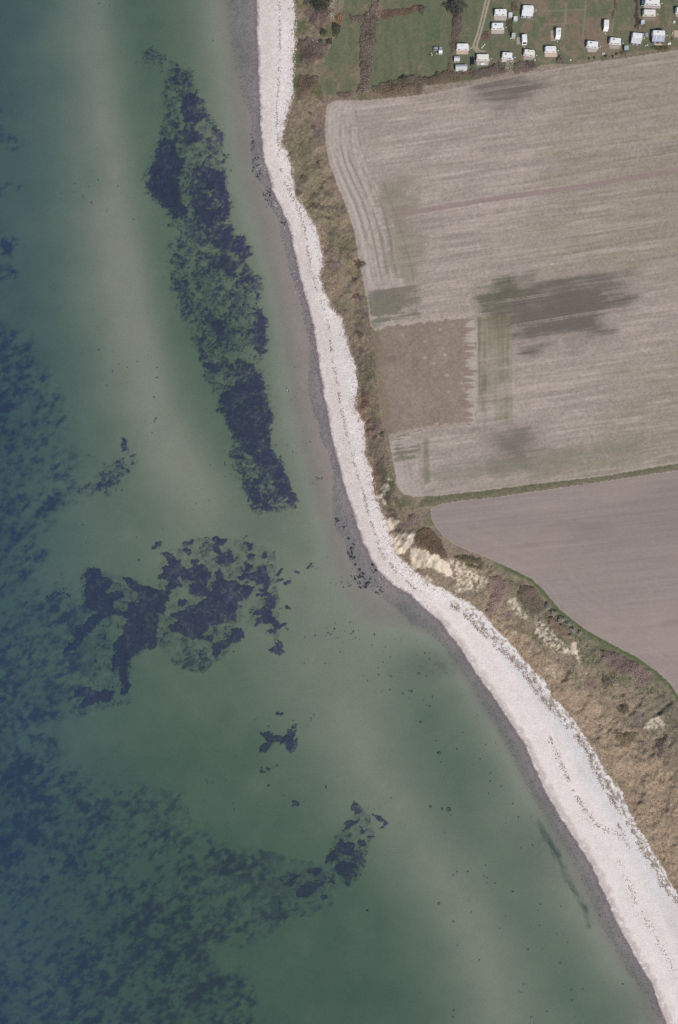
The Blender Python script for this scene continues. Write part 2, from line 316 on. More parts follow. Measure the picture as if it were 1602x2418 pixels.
# closely traced clusters (outlines followed at high enlargement)
W2 = []
def zA(*p): return zm(p, 360, 1250, 7.84)
def zB(*p): return zm(p, 540, 1260, 7.84)
def zC(*p): return zm(p, 380, 1430, 7.84)
def zD(*p): return zm(p, 150, 1320, 6.272)
def zE(*p): return zm(p, 620, 1880, 4.9)
for o_ in [
 zA((160,430),(320,430),(380,460),(420,560),(500,590),(570,680),(640,740),(720,720),(760,690),(700,600),(740,560),(870,570),(850,660),(960,650),(1050,760),(1110,810),(1080,890),(1020,960),(990,1040),(1000,1130),(1100,1130),(1090,1040),(1080,990),(1180,960),(1180,880),(1130,770),(1250,750),(1290,800),(1300,880),(1350,960),(1568,950),(1568,1568),(430,1568),(460,1500),(680,1480),(680,1410),(780,1400),(960,1310),(1060,1250),(900,1230),(710,1230),(710,1120),(690,1050),(760,1000),(830,980),(760,940),(560,970),(510,870),(480,900),(560,1050),(440,1060),(430,1100),(350,1130),(300,1270),(220,1390),(260,1460),(200,1568),(0,1568),(0,1150),(140,1130),(240,1120),(280,1010),(290,920),(180,910),(90,960),(70,930),(180,800),(200,720),(270,660),(250,540),(170,470)),
 zA((1090,170),(1190,130),(1260,160),(1400,170),(1420,200),(1330,290),(1260,300),(1250,370),(1300,440),(1390,390),(1510,430),(1520,590),(1400,640),(1210,660),(1190,600),(1220,470),(1110,390),(1160,260)),
 zA((570,210),(680,230),(730,190),(870,195),(780,240),(740,300),(680,310),(640,270),(580,265)), zA((580,370),(630,350),(720,400),(740,450),(670,480),(600,420)), zA((470,1380),(500,1290),(580,1320),(620,1260),(660,1340),(600,1380),(560,1440),(480,1430)),
 zB((350,170),(430,200),(430,290),(390,330),(390,370),(490,400),(420,460),(340,520),(320,570),(440,580),(480,640),(400,680),(390,730),(540,690),(560,630),(650,570),(740,660),(690,730),(750,800),(790,900),(770,970),(720,1080),(800,1110),(880,1190),(870,1370),(800,1400),(830,1460),(800,1530),(860,1560),(960,1680),(1090,1640),(1130,1660),(970,1750),(870,1780),(880,1840),(770,1870),(730,1790),(850,1740),(820,1650),(690,1660),(620,1640),(560,1700),(450,1740),(530,1640),(530,1580),(620,1540),(480,1490),(500,1420),(590,1390),(690,1290),(690,1210),(760,1190),(660,1150),(540,1180),(530,1140),(640,1110),(570,1050),(650,990),(630,950),(530,960),(470,890),(380,860),(220,860),(130,820),(160,790),(230,770),(240,710),(330,660),(310,600),(270,560),(340,480),(310,420),(370,360),(310,350),(370,280),(340,250)),
 zB((-20,870),(200,890),(250,1010),(180,1100),(260,1180),(260,1240),(130,1270),(100,1370),(150,1500),(150,1620),(0,1640),(-60,1500)), zB((250,950),(480,990),(440,1060),(370,1180),(310,1200),(200,1120)), zB((600,445),(690,330),(755,430),(690,475)),
 zB((70,1770),(240,1750),(270,1850),(190,1980),(70,2010),(0,2060),(-40,1950),(0,1890),(80,1860)), zB((870,2050),(920,1990),(1000,1985),(1000,2090),(960,2130),(1045,2200),(1000,2245),(890,2235),(740,2160)),
 zB((890,770),(940,690),(1000,630),(1025,650),(960,730),(915,780)), zB((860,895),(1000,825),(1020,840),(900,900)), zB((930,1400),(990,1350),(1100,1315),(1150,1380),(1250,1370),(1230,1390),(1100,1400)), zB((1210,715),(1330,690),(1330,720),(1260,755)), zB((1445,645),(1530,555),(1560,560),(1500,620)), zB((1030,915),(1065,890),(1145,890),(1140,930),(1060,935)), zB((215,65),(340,45),(350,75),(230,80)), zB((1030,1745),(1070,1745),(1160,1800),(1140,1800)),
 zC((550,0),(1360,0),(1400,100),(1400,300),(1270,290),(1350,200),(1190,200),(1180,270),(1080,360),(960,380),(820,500),(760,560),(980,580),(960,690),(820,640),(680,640),(540,610),(390,580),(330,500),(190,480),(180,380),(300,330),(280,230),(100,200),(180,130),(280,130),(400,110)),
 zC((1330,450),(1500,410),(1530,560),(1440,680),(1310,690),(1220,760),(1150,820),(1040,970),(940,930),(980,700),(1150,640),(1320,600),(1340,530)),
 zD((340,190),(450,110),(540,150),(580,270),(700,280),(730,380),(650,500),(760,490),(880,480),(900,560),(760,640),(740,700),(800,780),(960,760),(980,660),(1110,640),(1110,520),(960,420),(900,290),(990,280),(1100,370),(1220,400),(1420,450),(1568,460),(1568,620),(1420,700),(1380,790),(1420,950),(1380,1100),(1390,1280),(1330,1340),(1200,1320),(1080,1410),(960,1520),(960,1750),(1000,1850),(960,1990),(900,2020),(830,1990),(880,1900),(830,1750),(830,1620),(730,1570),(720,1480),(780,1380),(700,1280),(780,1210),(900,1130),(880,1020),(960,900),(780,820),(640,860),(500,980),(420,1100),(300,1180),(200,1350),(0,1400),(0,1310),(180,1200),(60,1060),(300,1000),(400,850),(500,800),(340,720),(310,440)),
 zD((350,1900),(480,1960),(640,1940),(760,1980),(700,2110),(560,2130),(420,2140),(280,2220),(200,2240),(330,2050),(150,2060),(180,1960),(300,1900)),
 zE((1060,80),(1110,90),(1080,130),(1170,180),(1120,220),(1020,230),(1090,180),(1030,150)), zE((1000,290),(1060,300),(1150,270),(1050,350),(1000,390),(960,380)),
 zE((900,490),(960,530),(1060,540),(1070,570),(1050,640),(1140,650),(1170,710),(1190,770),(1090,780),(1110,840),(1060,850),(1090,910),(1050,960),(990,1050),(940,940),(840,900),(850,800),(890,770),(960,760),(1010,760),(1060,700),(980,690),(900,660),(880,720),(890,755),(800,760),(720,780),(740,690),(820,630),(880,590),(870,540)),
 zE((1100,510),(1180,510),(1200,560),(1170,600),(1120,560)), zE((1280,220),(1320,215),(1430,270),(1440,320),(1400,380),(1320,370),(1400,350),(1400,300),(1320,270)), zE((1200,460),(1280,470),(1270,490),(1210,490)), zE((1120,340),(1150,340),(1185,420),(1160,440)),
 zE((380,1120),(500,1030),(620,990),(700,1020),(620,1070),(590,1130),(520,1190),(420,1170)), zE((280,870),(360,940),(440,920),(370,970)), zE((250,1020),(330,970),(370,1010),(300,1050)), zE((500,900),(560,860),(680,850),(620,930),(600,900)), zE((780,970),(840,980),(830,1020),(790,1000)), zE((670,1160),(740,1160),(720,1220)), zE((745,1085),(790,1085),(780,1120))]:
    W2.append((o_, .84))
for o_ in [zC((350,680),(480,640),(540,840),(700,840),(820,740),(900,1000),(940,1110),(820,1180),(640,1240),(460,1190),(360,1140),(520,1020),(400,920)), zA((870,320),(1000,230),(1110,250),(1080,420),(960,560),(880,470)), zD((160,680),(340,700),(400,800),(340,850),(200,760)), zD((490,1130),(640,1080),(640,1200),(560,1260)), zE((40,960),(300,930),(380,1110),(330,1160),(0,1180)), zE((700,950),(860,900),(850,1020),(760,1010)), zE((930,400),(1030,400),(1060,520),(930,480)), zE((150,1190),(380,1160),(360,1220),(100,1260))]:
    W2.append((o_, .53))
W2.append(([(170,1420),(200,1340),(250,1350),(330,1370),(370,1400),(380,1310),(450,1270),(560,1270),(650,1300),(660,1420),(660,1520),(600,1480),(560,1470),(540,1540),(480,1590),(410,1570),(370,1520),(310,1560),(310,1660),(180,1690),(120,1640),(60,1640),(30,1560),(110,1500)], .37))
W2.append(([(0,1480),(120,1440),(200,1440),(240,1480),(180,1560),(110,1620),(0,1680)], .40))
W2.append(([(480,2000),(620,2010),(760,2040),(800,2090),(740,2160),(600,2180),(470,2150)], .38))
W2.append((zE((880,380),(1000,260),(1060,60),(1180,150),(1250,220),(1300,420),(1210,620),(1200,800),(1060,1050),(940,1000),(700,800)), .36))
near_holes = fbm(U, V, 30, 61, 5, ang=-0.35, stretch=1.3, rough=0.74)
fine = fbm(U, V, 8, 67, 3); lace = fbm(U + 9 * fbm(U, V, 13, 64, 3), V + 9 * fbm(U, V, 13, 65, 3), 10, 62, 4, ang=-.3, stretch=1.3, rough=.8)
wd = np.zeros(U.shape); wst = np.zeros(U.shape)
warp = fbm(U, V, 26, 63, 3) * 9 + fbm(U, V, 10, 69, 3, ang=-.3, stretch=1.5, rough=.85) * 15 + fbm(U, V, 4, 68, 2) * 6
for pts, st, so, rag in W:
    s_ = poly_field(pts, 14 + 2.5 * so) + warp * min(1.0, .45 + so / 10)
    val = st * sst(-so - 3, so, s_) + (rag + .25) * (near_holes * 0.72 + lace * .95 + fine * 0.22) * sst(-2.2 * so - 6, so * .3, s_)
    wd = np.maximum(wd, val); wst = np.maximum(wst, st * sst(-so - 8, so, s_))
warp2 = fbm(U, V, 10, 69, 3, ang=-.3, stretch=1.5, rough=.85) * 7 + fbm(U, V, 4, 68, 2) * 4
for pts, st in W2:
    s_ = poly_field(pts, 22) + warp2
    val = st * sst(-2.2, 2.2, s_) + .55 * (near_holes * .5 + lace * 1.0 + fine * .3) * sst(-14, 0, s_)
    wd = np.maximum(wd, val); wst = np.maximum(wst, st * sst(-8, 3, s_))
# single clumps strewn over the sand
spk = fbm(U, V, 7, 71, 2); spk2 = fbm(U, V, 90, 73, 3)
dens = sst(-0.15, 0.35, spk2) * sst(0.5, 1.0, depth)
wd = np.maximum(wd, np.where(d_w < -25, (spk - (0.66 - 0.14 * dens)) * 6 + .3, 0))
for cx_, cy_, r_ in [(1038,1778,4.5),(700,2135,4),(868,2150,2.5),(720,2338,5),(745,2355,4),(693,2260,3),(1055,1590,2),(990,1592,4),(1060,1912,5),(1045,1910,4),(1017,1905,3)]:
    wd = np.maximum(wd, sst(r_ + 1.5, r_ - 1.5, np.hypot(U - cx_, (V - cy_) * 1.2) + fine * 4))
wd = wd * sst(-3, -14, d_w)
deepsoft = sst(2.0, 2.7, depth + .8 * sst(260, 60, U)) * np.maximum(sst(.60, .48, wst), sst(720, 600, U) * sst(1690, 1740, V))
cur = fbm(U, V, 34, 74, 4, ang=-.75, stretch=2.6, rough=.6); blot = fbm(U, V, 15, 76, 4, ang=-.75, stretch=1.6, rough=.6); veilw = fbm(U, V, 120, 78, 3, ang=-.4, stretch=2)
spk3 = fbm(U, V, 10, 80, 3, ang=-.5, stretch=1.4, rough=.65)
soft_w = sst(-.20, .80, np.minimum(wst, .75) - .17 + .60 * cur + .75 * blot + .35 * veilw + 1.05 * spk3) * sst(.05, .3, wst)
weed = sst(.43, .57, wd) * (1 - deepsoft) + soft_w * deepsoft
WEED = np.array([.070, .046, .120])
sb = mix(sb, np.array([.12, .10, .115]), np.clip(sst(.12, .55, wd), 0, 1) * 0.55 * (1 - deepsoft))
sb = mix(sb, WEED * 1.25, deepsoft * weed * .9)
C[:] = sb

# ---- beach
bn = fbm(U, V, 4, 81, 2); bn2 = fbm(U, V, 22, 83, 3)
px_, py_ = U, V
fine_sand = sst(1380, 1480, V)                       # stones to the north, fine sand to the south
bc = mix(np.broadcast_to(A(215, 203, 198), C.shape), A(226, 215, 210), fine_sand)
bc = mix(bc, A(228, 218, 215), sst(0.35, 0.7, tb) * (1 - fine_sand) * .9)
bc = bc * (1 + (0.09 * bn + 0.10 * bn2) * (1 - 0.75 * fine_sand) + 0.05 * bn2 * fine_sand)[..., None]
bc = mix(bc, A(207, 204, 204), fine_sand * sst(.55, .75, tb) * sst(1.0, .85, tb) * .6)
bands = vnoise(tb * 9 + 3, V / 260.0, 5) - .5 + .7 * (vnoise(tb * 21, V / 140.0, 6) - .5)
bc = bc * (1 + .07 * bands * sst(4, 14, d_w))[..., None]
bc = mix(bc, A(196, 184, 178), sst(.18, .42, fbm(U, V, 60, 84, 3, ang=1.1, stretch=3) + .4 * bands) * .35)
wet = sst(9, 0, d_w + wob * 4) * (1 - fine_sand) + sst(15, 2, d_w + wob * 7) * fine_sand
bc = mix(bc, A(152, 138, 133), sst(6, 0, d_w + wob * 4) * .75)
bc = mix(bc, A(188, 174, 167), sst(20, 8, d_w + wob * 8) * sst(1, 5, d_w) * fine_sand * .8)
bc = mix(bc, A(226, 220, 216), sst(.18, .34, fbm(U, V, 6, 86, 2)) * sst(9, 4, np.abs(d_w - 5)) * .7)
INNER = [(1060,1426),(1100,1454),(1132,1489),(1177,1531),(1222,1572),(1254,1614),(1273,1646),(1305,1678),(1350,1729),(1388,1774),(1401,1814),(1430,1865),(1459,1913),(1491,1955),(1513,2006),(1545,2051),(1564,2096),(1600,2128),(1700,2300)]
d_i = pdist(U, V, INNER) * np.where(U > interp_x(INNER, V), 1, -1)
zone = sst(-2, 3, d_i + fbm(U, V, 8, 85, 2) * 8) * sst(1400, 1440, V)
speck = fbm(U, V, 4.5, 87, 2, ang=.9, stretch=1.8)
bc = mix(bc, A(232, 228, 226), zone * .5)
bc = mix(bc, A(140, 124, 112), zone * sst(.0, .22, speck + .10 * sst(16, 0, np.abs(d_i - 6)) - .06) * .85)
bc = mix(bc, A(168, 158, 128), zone * sst(.1, .35, fbm(U, V, 9, 88, 2)) * .5)
bc = mix(bc, A(150, 138, 126), sst(-9, 0, d_u) * sst(-.05, .25, fbm(U, V, 5, 89, 2)) * (1 - fine_sand) * .7)
C = np.where((CLS == 1)[..., None], bc, C)

# ---- coastal slope
sn = fbm(U, V, 26, 91, 4); sn2 = fbm(U, V, 70, 93, 3); sn3 = fbm(U, V, 6, 95, 3); sn4 = fbm(U, V, 34, 97, 4)
sc_ = np.broadcast_to(A(143, 128, 110), C.shape).copy()
sc_ = mix(sc_, A(126, 111, 104), sst(.0, .3, sn) * .8)
sc_ = mix(sc_, A(116, 114, 88), sst(.05, .32, sn4) * .5)
sc_ = mix(sc_, A(150, 126, 110), sst(14, 2, d_u) * sst(-.1, .2, sn2 + .1) * .6)
reed = sst(1395, 1440, V) * sst(-.12, .1, (d_u * -1 + np.interp(V, [1400, 1500, 1600, 1700, 1900, 2100], [10, 34, 46, 80, 150, 180])) / 60 + sn * .8)
sc_ = mix(sc_, A(161, 142, 121), reed * .9)
up = sst(1400, 1440, V) * sst(75, 15, -d_b) * (1 - reed)
sc_ = mix(sc_, A(116, 112, 95), up * .7)
sc_ = mix(sc_, A(100, 104, 76), up * sst(.0, .25, sn4) * .6)
sc_ = sc_ * (1 + .38 * sn3 + .12 * sn)[..., None]
# verges beside the fields and the green bank along the ditch
verge = sst(9, 3, np.minimum(np.abs(sd3), 99)) * (V > 1240)
sc_ = mix(sc_, A(90, 99, 68) * (1 + .2 * sn3)[..., None], sst(11, 5, -sd3) * (sd3 < 0) * sst(1150, 1200, U) * .85)
ditch = (sd1 < 0) & (sd3 < 0) & (sd1 > -24) & (sd3 > -30) & (U > 960)
sc_ = np.where(ditch[..., None], mix(np.broadcast_to(A(112, 108, 88), C.shape), A(124, 117, 96), sst(12, 4, -sd3 + 10 * sn4) * .8) * (1 + .35 * sn3)[..., None], sc_)
g_ = np.exp(-((U - 960) / 45) ** 2 - ((V - 1205) / 40) ** 2) + np.exp(-((U - 925) / 10) ** 2 - ((V - 1148) / 14) ** 2)
sc_ = mix(sc_, A(88, 94, 66) * (1 + .2 * sn3)[..., None], np.clip(g_, 0, 1) * sst(-.15, .15, sn4) * .8)
orange = np.exp(-((V - 1060) / 130) ** 2) * sst(26, 6, d_u) * sst(-.1, .15, sn2 + sn * .5)
sc_ = mix(sc_, A(146, 116, 98) * (1 + .3 * sn3)[..., None], orange * .7)
# bare ground around the hamlet of scrub in the north
scrub = (V < 235) & (sdm < 0)
sc_ = np.where(scrub[..., None], mix(np.broadcast_to(A(130, 117, 101), C.shape), A(104, 104, 78), sst(-.05, .25, sn4)) * (1 + .3 * sn3)[..., None], sc_)
nstrip = (V < 300) & (V > 150) & (sd1 < 0) & (sd1 > -22) & (U > 990)
sc_ = np.where((nstrip & (CLS == 2))[..., None], A(146, 132, 119) * (1 + .3 * sn3 + .2 * sn)[..., None], sc_)
# clay faces
def z6(p): return zm(p, 740, 1100, 3.92)
def z7(p): return zm(p, 1100, 1300, 3.123)
CLAY = A(218, 202, 182)
clays = [(z6([(670,510),(730,490),(790,510),(770,540),(720,590),(680,570)]), 1),(z6([(725,630),(740,680),(790,640),(850,620),(950,640),(930,700),(870,770),(800,810),(770,800),(740,740),(712,660)]), 1),(z6([(905,775),(940,755),(1050,790),(1100,830),(1140,825),(1180,860),(1250,880),(1270,930),(1290,1040),(1230,1010),(1130,950),(1080,950),(1030,930),(960,950),(930,960),(900,870)]), 1),
 (z6([(650,170),(690,180),(700,210),(680,240),(655,260),(640,220)]), .9),(z6([(590,290),(640,265),(630,310),(600,305)]), .8),(z6([(635,320),(668,345),(655,362),(638,345)]), 1),(z6([(665,110),(690,105),(715,128),(680,128)]), .9),
 (z6([(1250,870),(1330,870),(1450,950),(1540,1000),(1560,1100),(1440,1130),(1320,1110)]), .55),(z6([(1320,1120),(1400,1135),(1425,1165),(1330,1150)]), .7),(z6([(1010,1030),(1060,1030),(1120,1070),(1050,1065)]), .7),
 (z7([(0,150),(120,180),(160,240),(80,300),(0,300)]), .55),(z7([(310,370),(370,360),(400,430),(445,480),(430,500),(390,470),(320,430)]), .65),(z7([(500,560),(560,515),(640,600),(720,680),(800,740),(850,800),(840,815),(780,770),(700,750),(620,720),(540,640)]), .6),(z7([(1320,1280),(1410,1205),(1460,1290),(1400,1300),(1330,1320)]), .7),(z7([(600,870),(650,890),(670,935),(640,920)]), .5),(z7([(790,690),(812,680),(815,760),(850,800),(840,812),(790,750)]), .9)]
clay_m = np.zeros(U.shape)
for pts, st in clays:
    s_ = poly_field(pts, 20) + fbm(U, V, 9, 99, 3, rough=.7) * 10 + 1.5
    clay_m = np.maximum(clay_m, sst(-2, 3, s_) * st if st > .7 else sst(-5, 5, s_) * sst(.62 - st, 1.05 - st, fbm(U, V, 5, 101, 4, rough=.7) + .24) * .9)
sc_ = mix(sc_, CLAY * (1 + .22 * sn3 + .34 * fbm(U, V, 3.5, 103, 3, ang=2.1, stretch=5))[..., None], clay_m * .95)
CLS[(clay_m > .5) & (CLS == 2)] = 7
C = np.where(((CLS == 2) | (CLS == 7))[..., None], sc_, C)

# ---- stubble field with drill rows
ANG = -0.145
s_along = fbm(U, V, 5, 111, 4, ang=ANG, stretch=22); s_mid = fbm(U, V, 16, 113, 4, ang=ANG, stretch=7); s_thin = fbm(U, V, 2.6, 115, 2, ang=ANG, stretch=30)
big = fbm(U, V, 190, 117, 4, ang=ANG, stretch=1.8)
edge_w = np.interp(V, [200, 300, 480, 640, 760, 1030, 1100, 1180], [60, 75, 100, 95, 90, 70, 75, 60])
lf = interp_x(BROW, V)
head = sst(edge_w + 8, edge_w - 8, U - lf + fbm(U, V, 20, 118, 2) * 12) * (((V < 770) & (U < 1000)) | ((V > 1030) & (U < 1040)))
hs = vnoise(sd1 / 4.0, V / 160.0, 3) - .5 + .6 * (vnoise(sd1 / 1.9, V / 90.0, 4) - .5)
streak = np.where(head > .5, hs * .8, s_along * .55 + s_thin * .45 + s_mid * .35)
f1 = np.broadcast_to(A(163, 150, 139), C.shape).copy()
olive = sst(-.12, .34, big + s_mid * .55 + (U - 1250) / 2600)
f1 = mix(f1, A(147, 136, 119), olive * .72 * (1 - head))
f1 = mix(f1, A(178, 164, 155), sst(.0, .5, s_along * .6 + s_mid * .6 + .12 - olive * .2) * .55)
f1 = mix(f1, A(177, 163, 154), head * .65)
f1 = f1 * (1 + .36 * streak + .26 * fbm(U, V, 4, 119, 2))[..., None]
def soil(pts, col, st, so=34):
    global f1
    s_ = poly_field(pts, 90) + s_mid * 44 + s_along * 40 + s_thin * 26 + fbm(U, V, 30, 129, 3) * 26 + fbm(U, V, 70, 130, 2) * 30 + 7
    f1 = mix(f1, A(*col) * (1 + .12 * s_along + .12 * fbm(U, V, 4, 121, 2))[..., None], sst(-so, so, s_) * st)
soil([(1130,196),(1180,186),(1240,184),(1275,200),(1245,232),(1215,250),(1190,236),(1150,218)], (112,103,96), .95)
soil([(1180,690),(1290,680),(1420,652),(1482,650),(1488,690),(1420,735),(1440,785),(1362,818),(1330,785),(1252,802),(1200,770),(1140,722)], (110,102,94), 1.0)
soil([(1136,695),(1205,700),(1212,752),(1200,780),(1150,760)], (100,100,82), .75, 22)
soil([(1175,1030),(1240,1015),(1250,1060),(1230,1090),(1170,1085)], (112,106,96), .8)
soil([(876,692),(965,682),(972,728),(880,742)], (108,104,91), .8, 14)
soil([(882,735),(920,725),(905,760),(880,768)], (122,119,102), .7, 6)
soil([(925,1040),(950,1045),(965,1085),(935,1090)], (104,108,84), .7, 8)
soil([(1010,1118),(1100,1100),(1250,1085),(1500,1050),(1500,1062),(1250,1100),(1050,1130)], (128,124,108), .55, 8)
soil([(935,430),(960,430),(975,520),(1000,610),(960,700),(940,640),(920,540),(900,470)], (132,124,107), .6, 12)
for d0, w0, cc, f_ in [(14,2.2,(190,176,166),.6),(22,1.6,(134,123,110),.45),(31,2.6,(188,173,163),.55),(40,1.8,(132,122,108),.5),(47,1.5,(186,172,162),.5),(57,2.4,(130,121,106),.5),(66,2,(190,176,166),.55),(78,3.2,(128,120,104),.55),(86,1.6,(186,173,162),.5)]:
    hd = np.abs(U - lf - d0 * edge_w / 92 + 3 * fbm(U, V, 60, 126, 2))
    f1 = mix(f1, A(*cc), sst(w0 + 1, w0 - 1, hd) * min(.85, f_ * 1.4) * sst(-.25, .15, fbm(U, V, 24, 127, 4, ang=1.35, stretch=3) + .15 * math.sin(d0)) * (sst(270, 330, V) * sst(680, 620, V)))
# cross-drilled green block
cross = poly_field([(1128,748),(1206,742),(1212,1000),(1128,1005)], 20)
cs = fbm(U, V, 4, 125, 2, ang=math.pi / 2, stretch=30)
f1 = mix(f1, A(130, 122, 103) * (1 + .6 * cs + .4 * s_along)[..., None], sst(-3, 3, cross) * np.clip(.42 + 1.1 * fbm(U, V, 34, 128, 4), .05, .8))
f1 = mix(f1, A(104, 104, 82), sst(7, 0, np.abs(U - 1131)) * sst(-1, 3, cross) * sst(880, 760, V) * .55)
c2 = poly_field([(1000,1035),(1012,1033),(1016,1140),(1002,1145)], 12)
f1 = mix(f1, A(122, 115, 96) * (1 + .4 * sn3)[..., None], sst(-3, 3, c2) * .6)
# bare drill strip and pale tramlines
f1 = mix(f1, A(150, 131, 124) * (1 + .1 * fbm(U, V, 4, 127, 2))[..., None], sst(7, 5, line_field([(925,510),(1150,472),(1360,442),(1602,402),(2400,270)], 20) + jag * 3) * .9)
for l_ in ([(860,255),(1040,228),(1300,190),(1602,140)],[(880,285),(1200,240),(1602,178)],[(960,735),(1116,722),(1330,690),(1602,636)],[(1210,770),(1602,706)],[(925,755),(1000,745),(1117,739)],[(935,1032),(1120,1006),(1400,960),(1602,930)],[(940,1170),(1100,1153),(1300,1128),(1602,1090)],[(1130,880),(1602,800)],[(930,620),(1300,560),(1602,514)],[(1120,1016),(1350,975),(1602,940)]):
    lf_ = line_field(l_, 10); f1 = mix(f1, A(186, 172, 162), sst(1.7, .5, np.abs(lf_ - 2.2) + jag) * sst(-.1, .25, s_mid + .05) * .42)
for l_ in ([(905,430),(940,520),(975,640),(985,740)],[(840,260),(850,340),(880,430),(915,520)]):
    f1 = mix(f1, A(128, 119, 107), sst(2.4, .8, line_field(l_, 10) + jag * 2) * .5)
for cx_, cy_, r_, a0, a1 in [(905,560,38,.6,3.9),(905,560,26,1.2,4.6),(880,478,26,1.0,4.2)]:
    rr = np.abs(np.hypot(U - cx_, (V - cy_) * .95) - r_); th = np.arctan2(V - cy_, U - cx_) % (2 * math.pi)
    f1 = mix(f1, A(148, 137, 126), sst(2.2, .8, rr) * ((th > a0) & (th < a1)) * .55)
f1 = mix(f1, A(176, 162, 152), sst(5, 2, sd1) * .5)
C = np.where((CLS == 3)[..., None], f1, C)

# ---- fallow square
fn = fbm(U, V, 5, 131, 3); fn2 = fbm(U, V, 45, 133, 4)
f2 = np.broadcast_to(A(143, 127, 115), C.shape) * (1 + .30 * fn + .16 * fn2)[..., None]
f2 = mix(f2, A(122, 112, 92) * (1 + .25 * fn)[..., None], sst(40, 6, U - lf) * .7)
teeth = sst(12, 0, (1124 - U) + (.55 * vnoise(V / 5.0, V * 0, 2) + .45 * vnoise(V / 2.3, V * 0 + 3, 4) - .60) * 48 + fn * 10)
f2 = mix(f2, A(186, 173, 162), teeth * sst(742, 760, V) * .75)
f2 = mix(f2, A(188, 174, 163), sst(8, 2, line_field([(884,776),(915,766),(948,762),(1118,742)], 16) + jag * 8) * .7)
f2 = mix(f2, A(180, 166, 152), sst(9, 2, line_field([(915,1034),(950,1024),(994,1014),(1120,1001)], 16) + jag * 10) * .55)
for x_, y_ in [(950,790),(1040,778),(1005,806),(1003,845),(1024,857),(1051,838),(1056,886),(1060,925),(1090,905),(1032,1000),(1095,918)]:
    f2 = mix(f2, A(186, 174, 164), sst(6, 1, np.hypot(U - x_, (V - y_) * 1.4) + fn * 8) * .6)
f2 = mix(f2, A(108, 98, 92), np.exp(-((U - 928) / 25) ** 2 - ((V - 848) / 9) ** 2) * .5)
C = np.where((CLS == 4)[..., None], f2, C)

# ---- ploughed field
p1 = fbm(U, V, 7, 141, 3, ang=-0.10, stretch=16); p2 = fbm(U, V, 150, 143, 3, ang=-.1, stretch=2.2); p3 = fbm(U, V, 4, 145, 2)
curl = vnoise(sd3 / 5.0, U / 200.0, 6) - .5
f3 = np.broadcast_to(A(152, 138, 132), C.shape) * (1 + .10 * p1 + .10 * p2 + .09 * p3 + .10 * (vnoise((V + .10 * U) / 2.6, U / 260.0, 7) - .5) + .09 * curl * sst(120, 60, sd3))[..., None]
f3 = mix(f3, A(163, 146, 134), sst(.05, .4, p2 + (U - 1350) / 1500) * .5)
for l_ in ([(1040,1216),(1300,1176),(1602,1140)],[(1060,1258),(1340,1222),(1602,1196)],[(1150,1300),(1400,1270),(1602,1252)],[(1260,1352),(1450,1330),(1602,1316)],[(1330,1420),(1480,1404),(1602,1392)],[(1440,1492),(1602,1474)]):
    f3 = mix(f3, A(138, 124, 119), sst(1.4, .4, np.abs(line_field(l_, 12) - 2.6)) * .28)
f3 = mix(f3, A(136, 121, 114), sst(.1, .45, fbm(U, V, 60, 147, 4, ang=-.1, stretch=2.5)) * .45)
f3 = mix(f3, A(184, 170, 162), sst(3.0, .5, sd3 + jag * 2) * .5)
C = np.where((CLS == 5)[..., None], f3, C)

# ---- grass of the meadow and the campsite
m1 = fbm(U, V, 16, 151, 4); m2 = fbm(U, V, 60, 153, 4); m3 = fbm(U, V, 3.5, 155, 2)
vst = fbm(U, V, 9, 157, 3, ang=math.pi / 2 - .08, stretch=6)
gm = np.broadcast_to(A(99, 102, 81), C.shape).copy()
gm = mix(gm, A(111, 104, 85), sst(.0, .35, m2 + m1 * .5 + .04) * .8)
gm = mix(gm, A(84, 94, 71), sst(.05, .3, vst) * .5)
gm = mix(gm, A(126, 110, 95), sst(.22, .42, m1 + m2 * .5 + .3 * ((U > 1230) & (U < 1450))) * .75)
gm = gm * (1.13 + .26 * m3)[..., None]
for x0, y0, x1, y1 in [(1288,40,1400,95),(1385,35,1450,62),(1388,64,1412,96),(1440,0,1452,40),(1232,55,1257,71),(1172,97,1197,112),(1330,118,1365,130),(1290,0,1345,8),(1325,20,1380,50)]:
    s_ = np.minimum(np.minimum(U - x0, x1 - U), np.minimum(V - y0, y1 - V)) + m1 * 16
    gm = mix(gm, A(128, 111, 97) * (1 + .2 * m3)[..., None], sst(-2, 5, s_) * .55)
for l_, w_ in (([(1384,0),(1382,30),(1376,92)], 1.3),([(1285,26),(1340,24),(1382,23)], 1.1),([(1333,55),(1330,95)], 1.0),([(1283,58),(1330,56),(1345,54)], 1.0),([(1445,82),(1449,40),(1458,0)], 1.2),([(1338,8),(1336,30),(1336,54)], 2.2)):
    gm = mix(gm, A(140, 134, 115), sst(w_ + 1.2, w_ - .4, line_field(l_, 8) + m3 * 1.5) * .6)
for l_ in ([(1148,124),(1200,120),(1260,112),(1310,104),(1400,93),(1460,88),(1530,78)],[(1150,128),(1210,126),(1300,110),(1470,95)],[(980,104),(1020,101),(1060,97)],[(1500,95),(1602,60)]):
    gm = mix(gm, A(122, 111, 96), sst(3.2, 1, line_field(l_, 10) + m3 * 3) * .55)
for o_ in (-3.6, 3.6):                                # two wheel ruts of the track
    l_ = [(1152 + o_,-60),(1152 + o_, 0),(1141 + o_, 45),(1131 + o_, 82),(1125 + o_, 98),(1122 + o_ * 1.1, 112),(1130 + o_ * .5, 122 - o_ * .7),(1146, 126 - o_)]
    gm = mix(gm, A(172, 156, 138), sst(2.8, 1.3, line_field(l_, 10) + m3 * 1.2) * .95)
mw = poly_field([(792,0),(813,0),(812,14),(797,14)], 12)
gm = mix(gm, A(132, 130, 108) * (1 + .2 * m3)[..., None], sst(-1, 1, mw) * .85)
C = np.where((CLS == 6)[..., None], gm, C)
C = np.clip(C, 0.004, 0.9)

